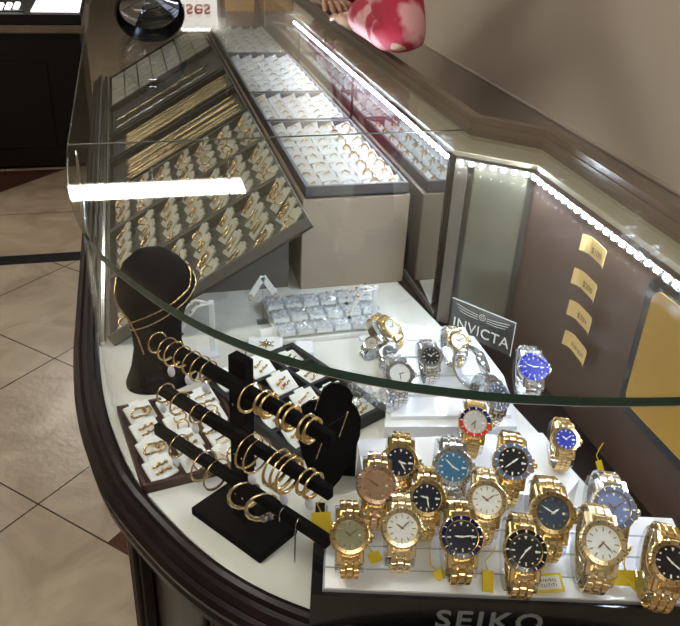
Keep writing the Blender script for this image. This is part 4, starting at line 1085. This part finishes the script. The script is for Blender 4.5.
def handm(o, fwd, side, upv, parent):
    fwd, side, upv = V(fwd).normalized(), V(side).normalized(), V(upv).normalized(); vs = []; es = []; rs = []
    def addc(P, R):
        b0 = len(vs)
        for p, r in zip(P, R): vs.append(V(o) + fwd * p[0] + side * p[1] + upv * p[2]); rs.append(r)
        for i in range(len(P) - 1): es.append((b0 + i, b0 + i + 1))
        return b0
    addc([(0, 0, 0), (.03, 0, 0), (.06, 0, .001)], [.022, .026, .024])
    for k, (s_, L) in enumerate(((-.026, .060), (-.009, .075), (.009, .072), (.025, .056))):
        b0 = addc([(.07, s_, .0), (.07 + L * .45, s_ * 1.1, .002), (.07 + L * .8, s_ * 1.15, -.006), (.07 + L, s_ * 1.15, -.012)], [.0088, .0082, .0076, .0066]); es.append((2, b0))
    b0 = addc([(.02, .034, -.002), (.045, .050, -.004), (.066, .056, -.006)], [.011, .0095, .008]); es.append((1, b0))
    return skinned('hand', vs, es, rs, SKIN, parent)
handm((.575, 2.335, 1.012), (-.05, -1, 0), (1, 0, 0), (0, 0, 1), pn)
handm((.548, 1.925, 1.016), (-.02, 1, 0), (1, 0, 0), (0, 0, 1), pn)
TD = mat('tie_dye_cotton', (.36, .012, .035), .8, noise=(9, (.60, .30, .30), 3, .50, .58))
ssk = [sk[i] for i in (0, 1, 2, 3, 4, 8, 9, 10, 11, 12, 13, 14, 15, 16)]
sed = [(0, 1), (1, 2), (2, 3), (3, 4), (3, 5), (5, 6), (6, 7), (7, 8), (8, 9), (3, 10), (10, 11), (11, 12), (12, 13)]
srr = [(.14, .16), (.13, .15), (.125, .15), (.11, .13), .062, .080, .070, .054, .052, .048, .085, .078, .066, .060]
up_ = [0, 0, 0, 0, 0, .01, .01, .014, .018, .016, .01, .01, .018, .020]
skinned('shirt', [(x + (.006 if i > 4 else 0), y, z + up_[i]) for i, (x, y, z) in enumerate(ssk)], sed, srr, TD, pn)
tsk = [(.775, 2.76, .90), sk[18], sk[19], (sk[20][0], sk[20][1], .12), sk[21], sk[22], (sk[23][0], sk[23][1], .12)]
skinned('trousers', tsk, [(0, 1), (1, 2), (2, 3), (0, 4), (4, 5), (5, 6)], [(.12, .14), .09, .07, .06, .09, .07, .06], mat('dark_trousers', (.02, .02, .03), .8), pn)
q = MB()
q.lathe([(0, .13), (.05, .12), (.09, .08), (.105, .02), (.10, -.05), (.085, -.09), (.04, -.10)], 24, 0, TR(.655, 1.99, 1.55)); q.build('hair', mat('dark_hair', (.02, .012, .008), .6), pn)
q = MB()
for s_ in (-1, 1):
    q.lathe([(0, -.009), (.009, 0), (0, .009)], 12, 1, TR(.555, 1.97 + s_ * .032, 1.53))
q.lathe([(.006, .0), (.012, -.02), (.016, -.035), (.010, -.045), (0, -.047)], 10, 0, TR(.535, 1.97, 1.525)); q.box((.553, 1.97, 1.455), (.012, .045, .010), 2, b=.004); q.build('face', [SKIN, BLACKP, RUBY], pn)
print('objects', len(bpy.data.objects))
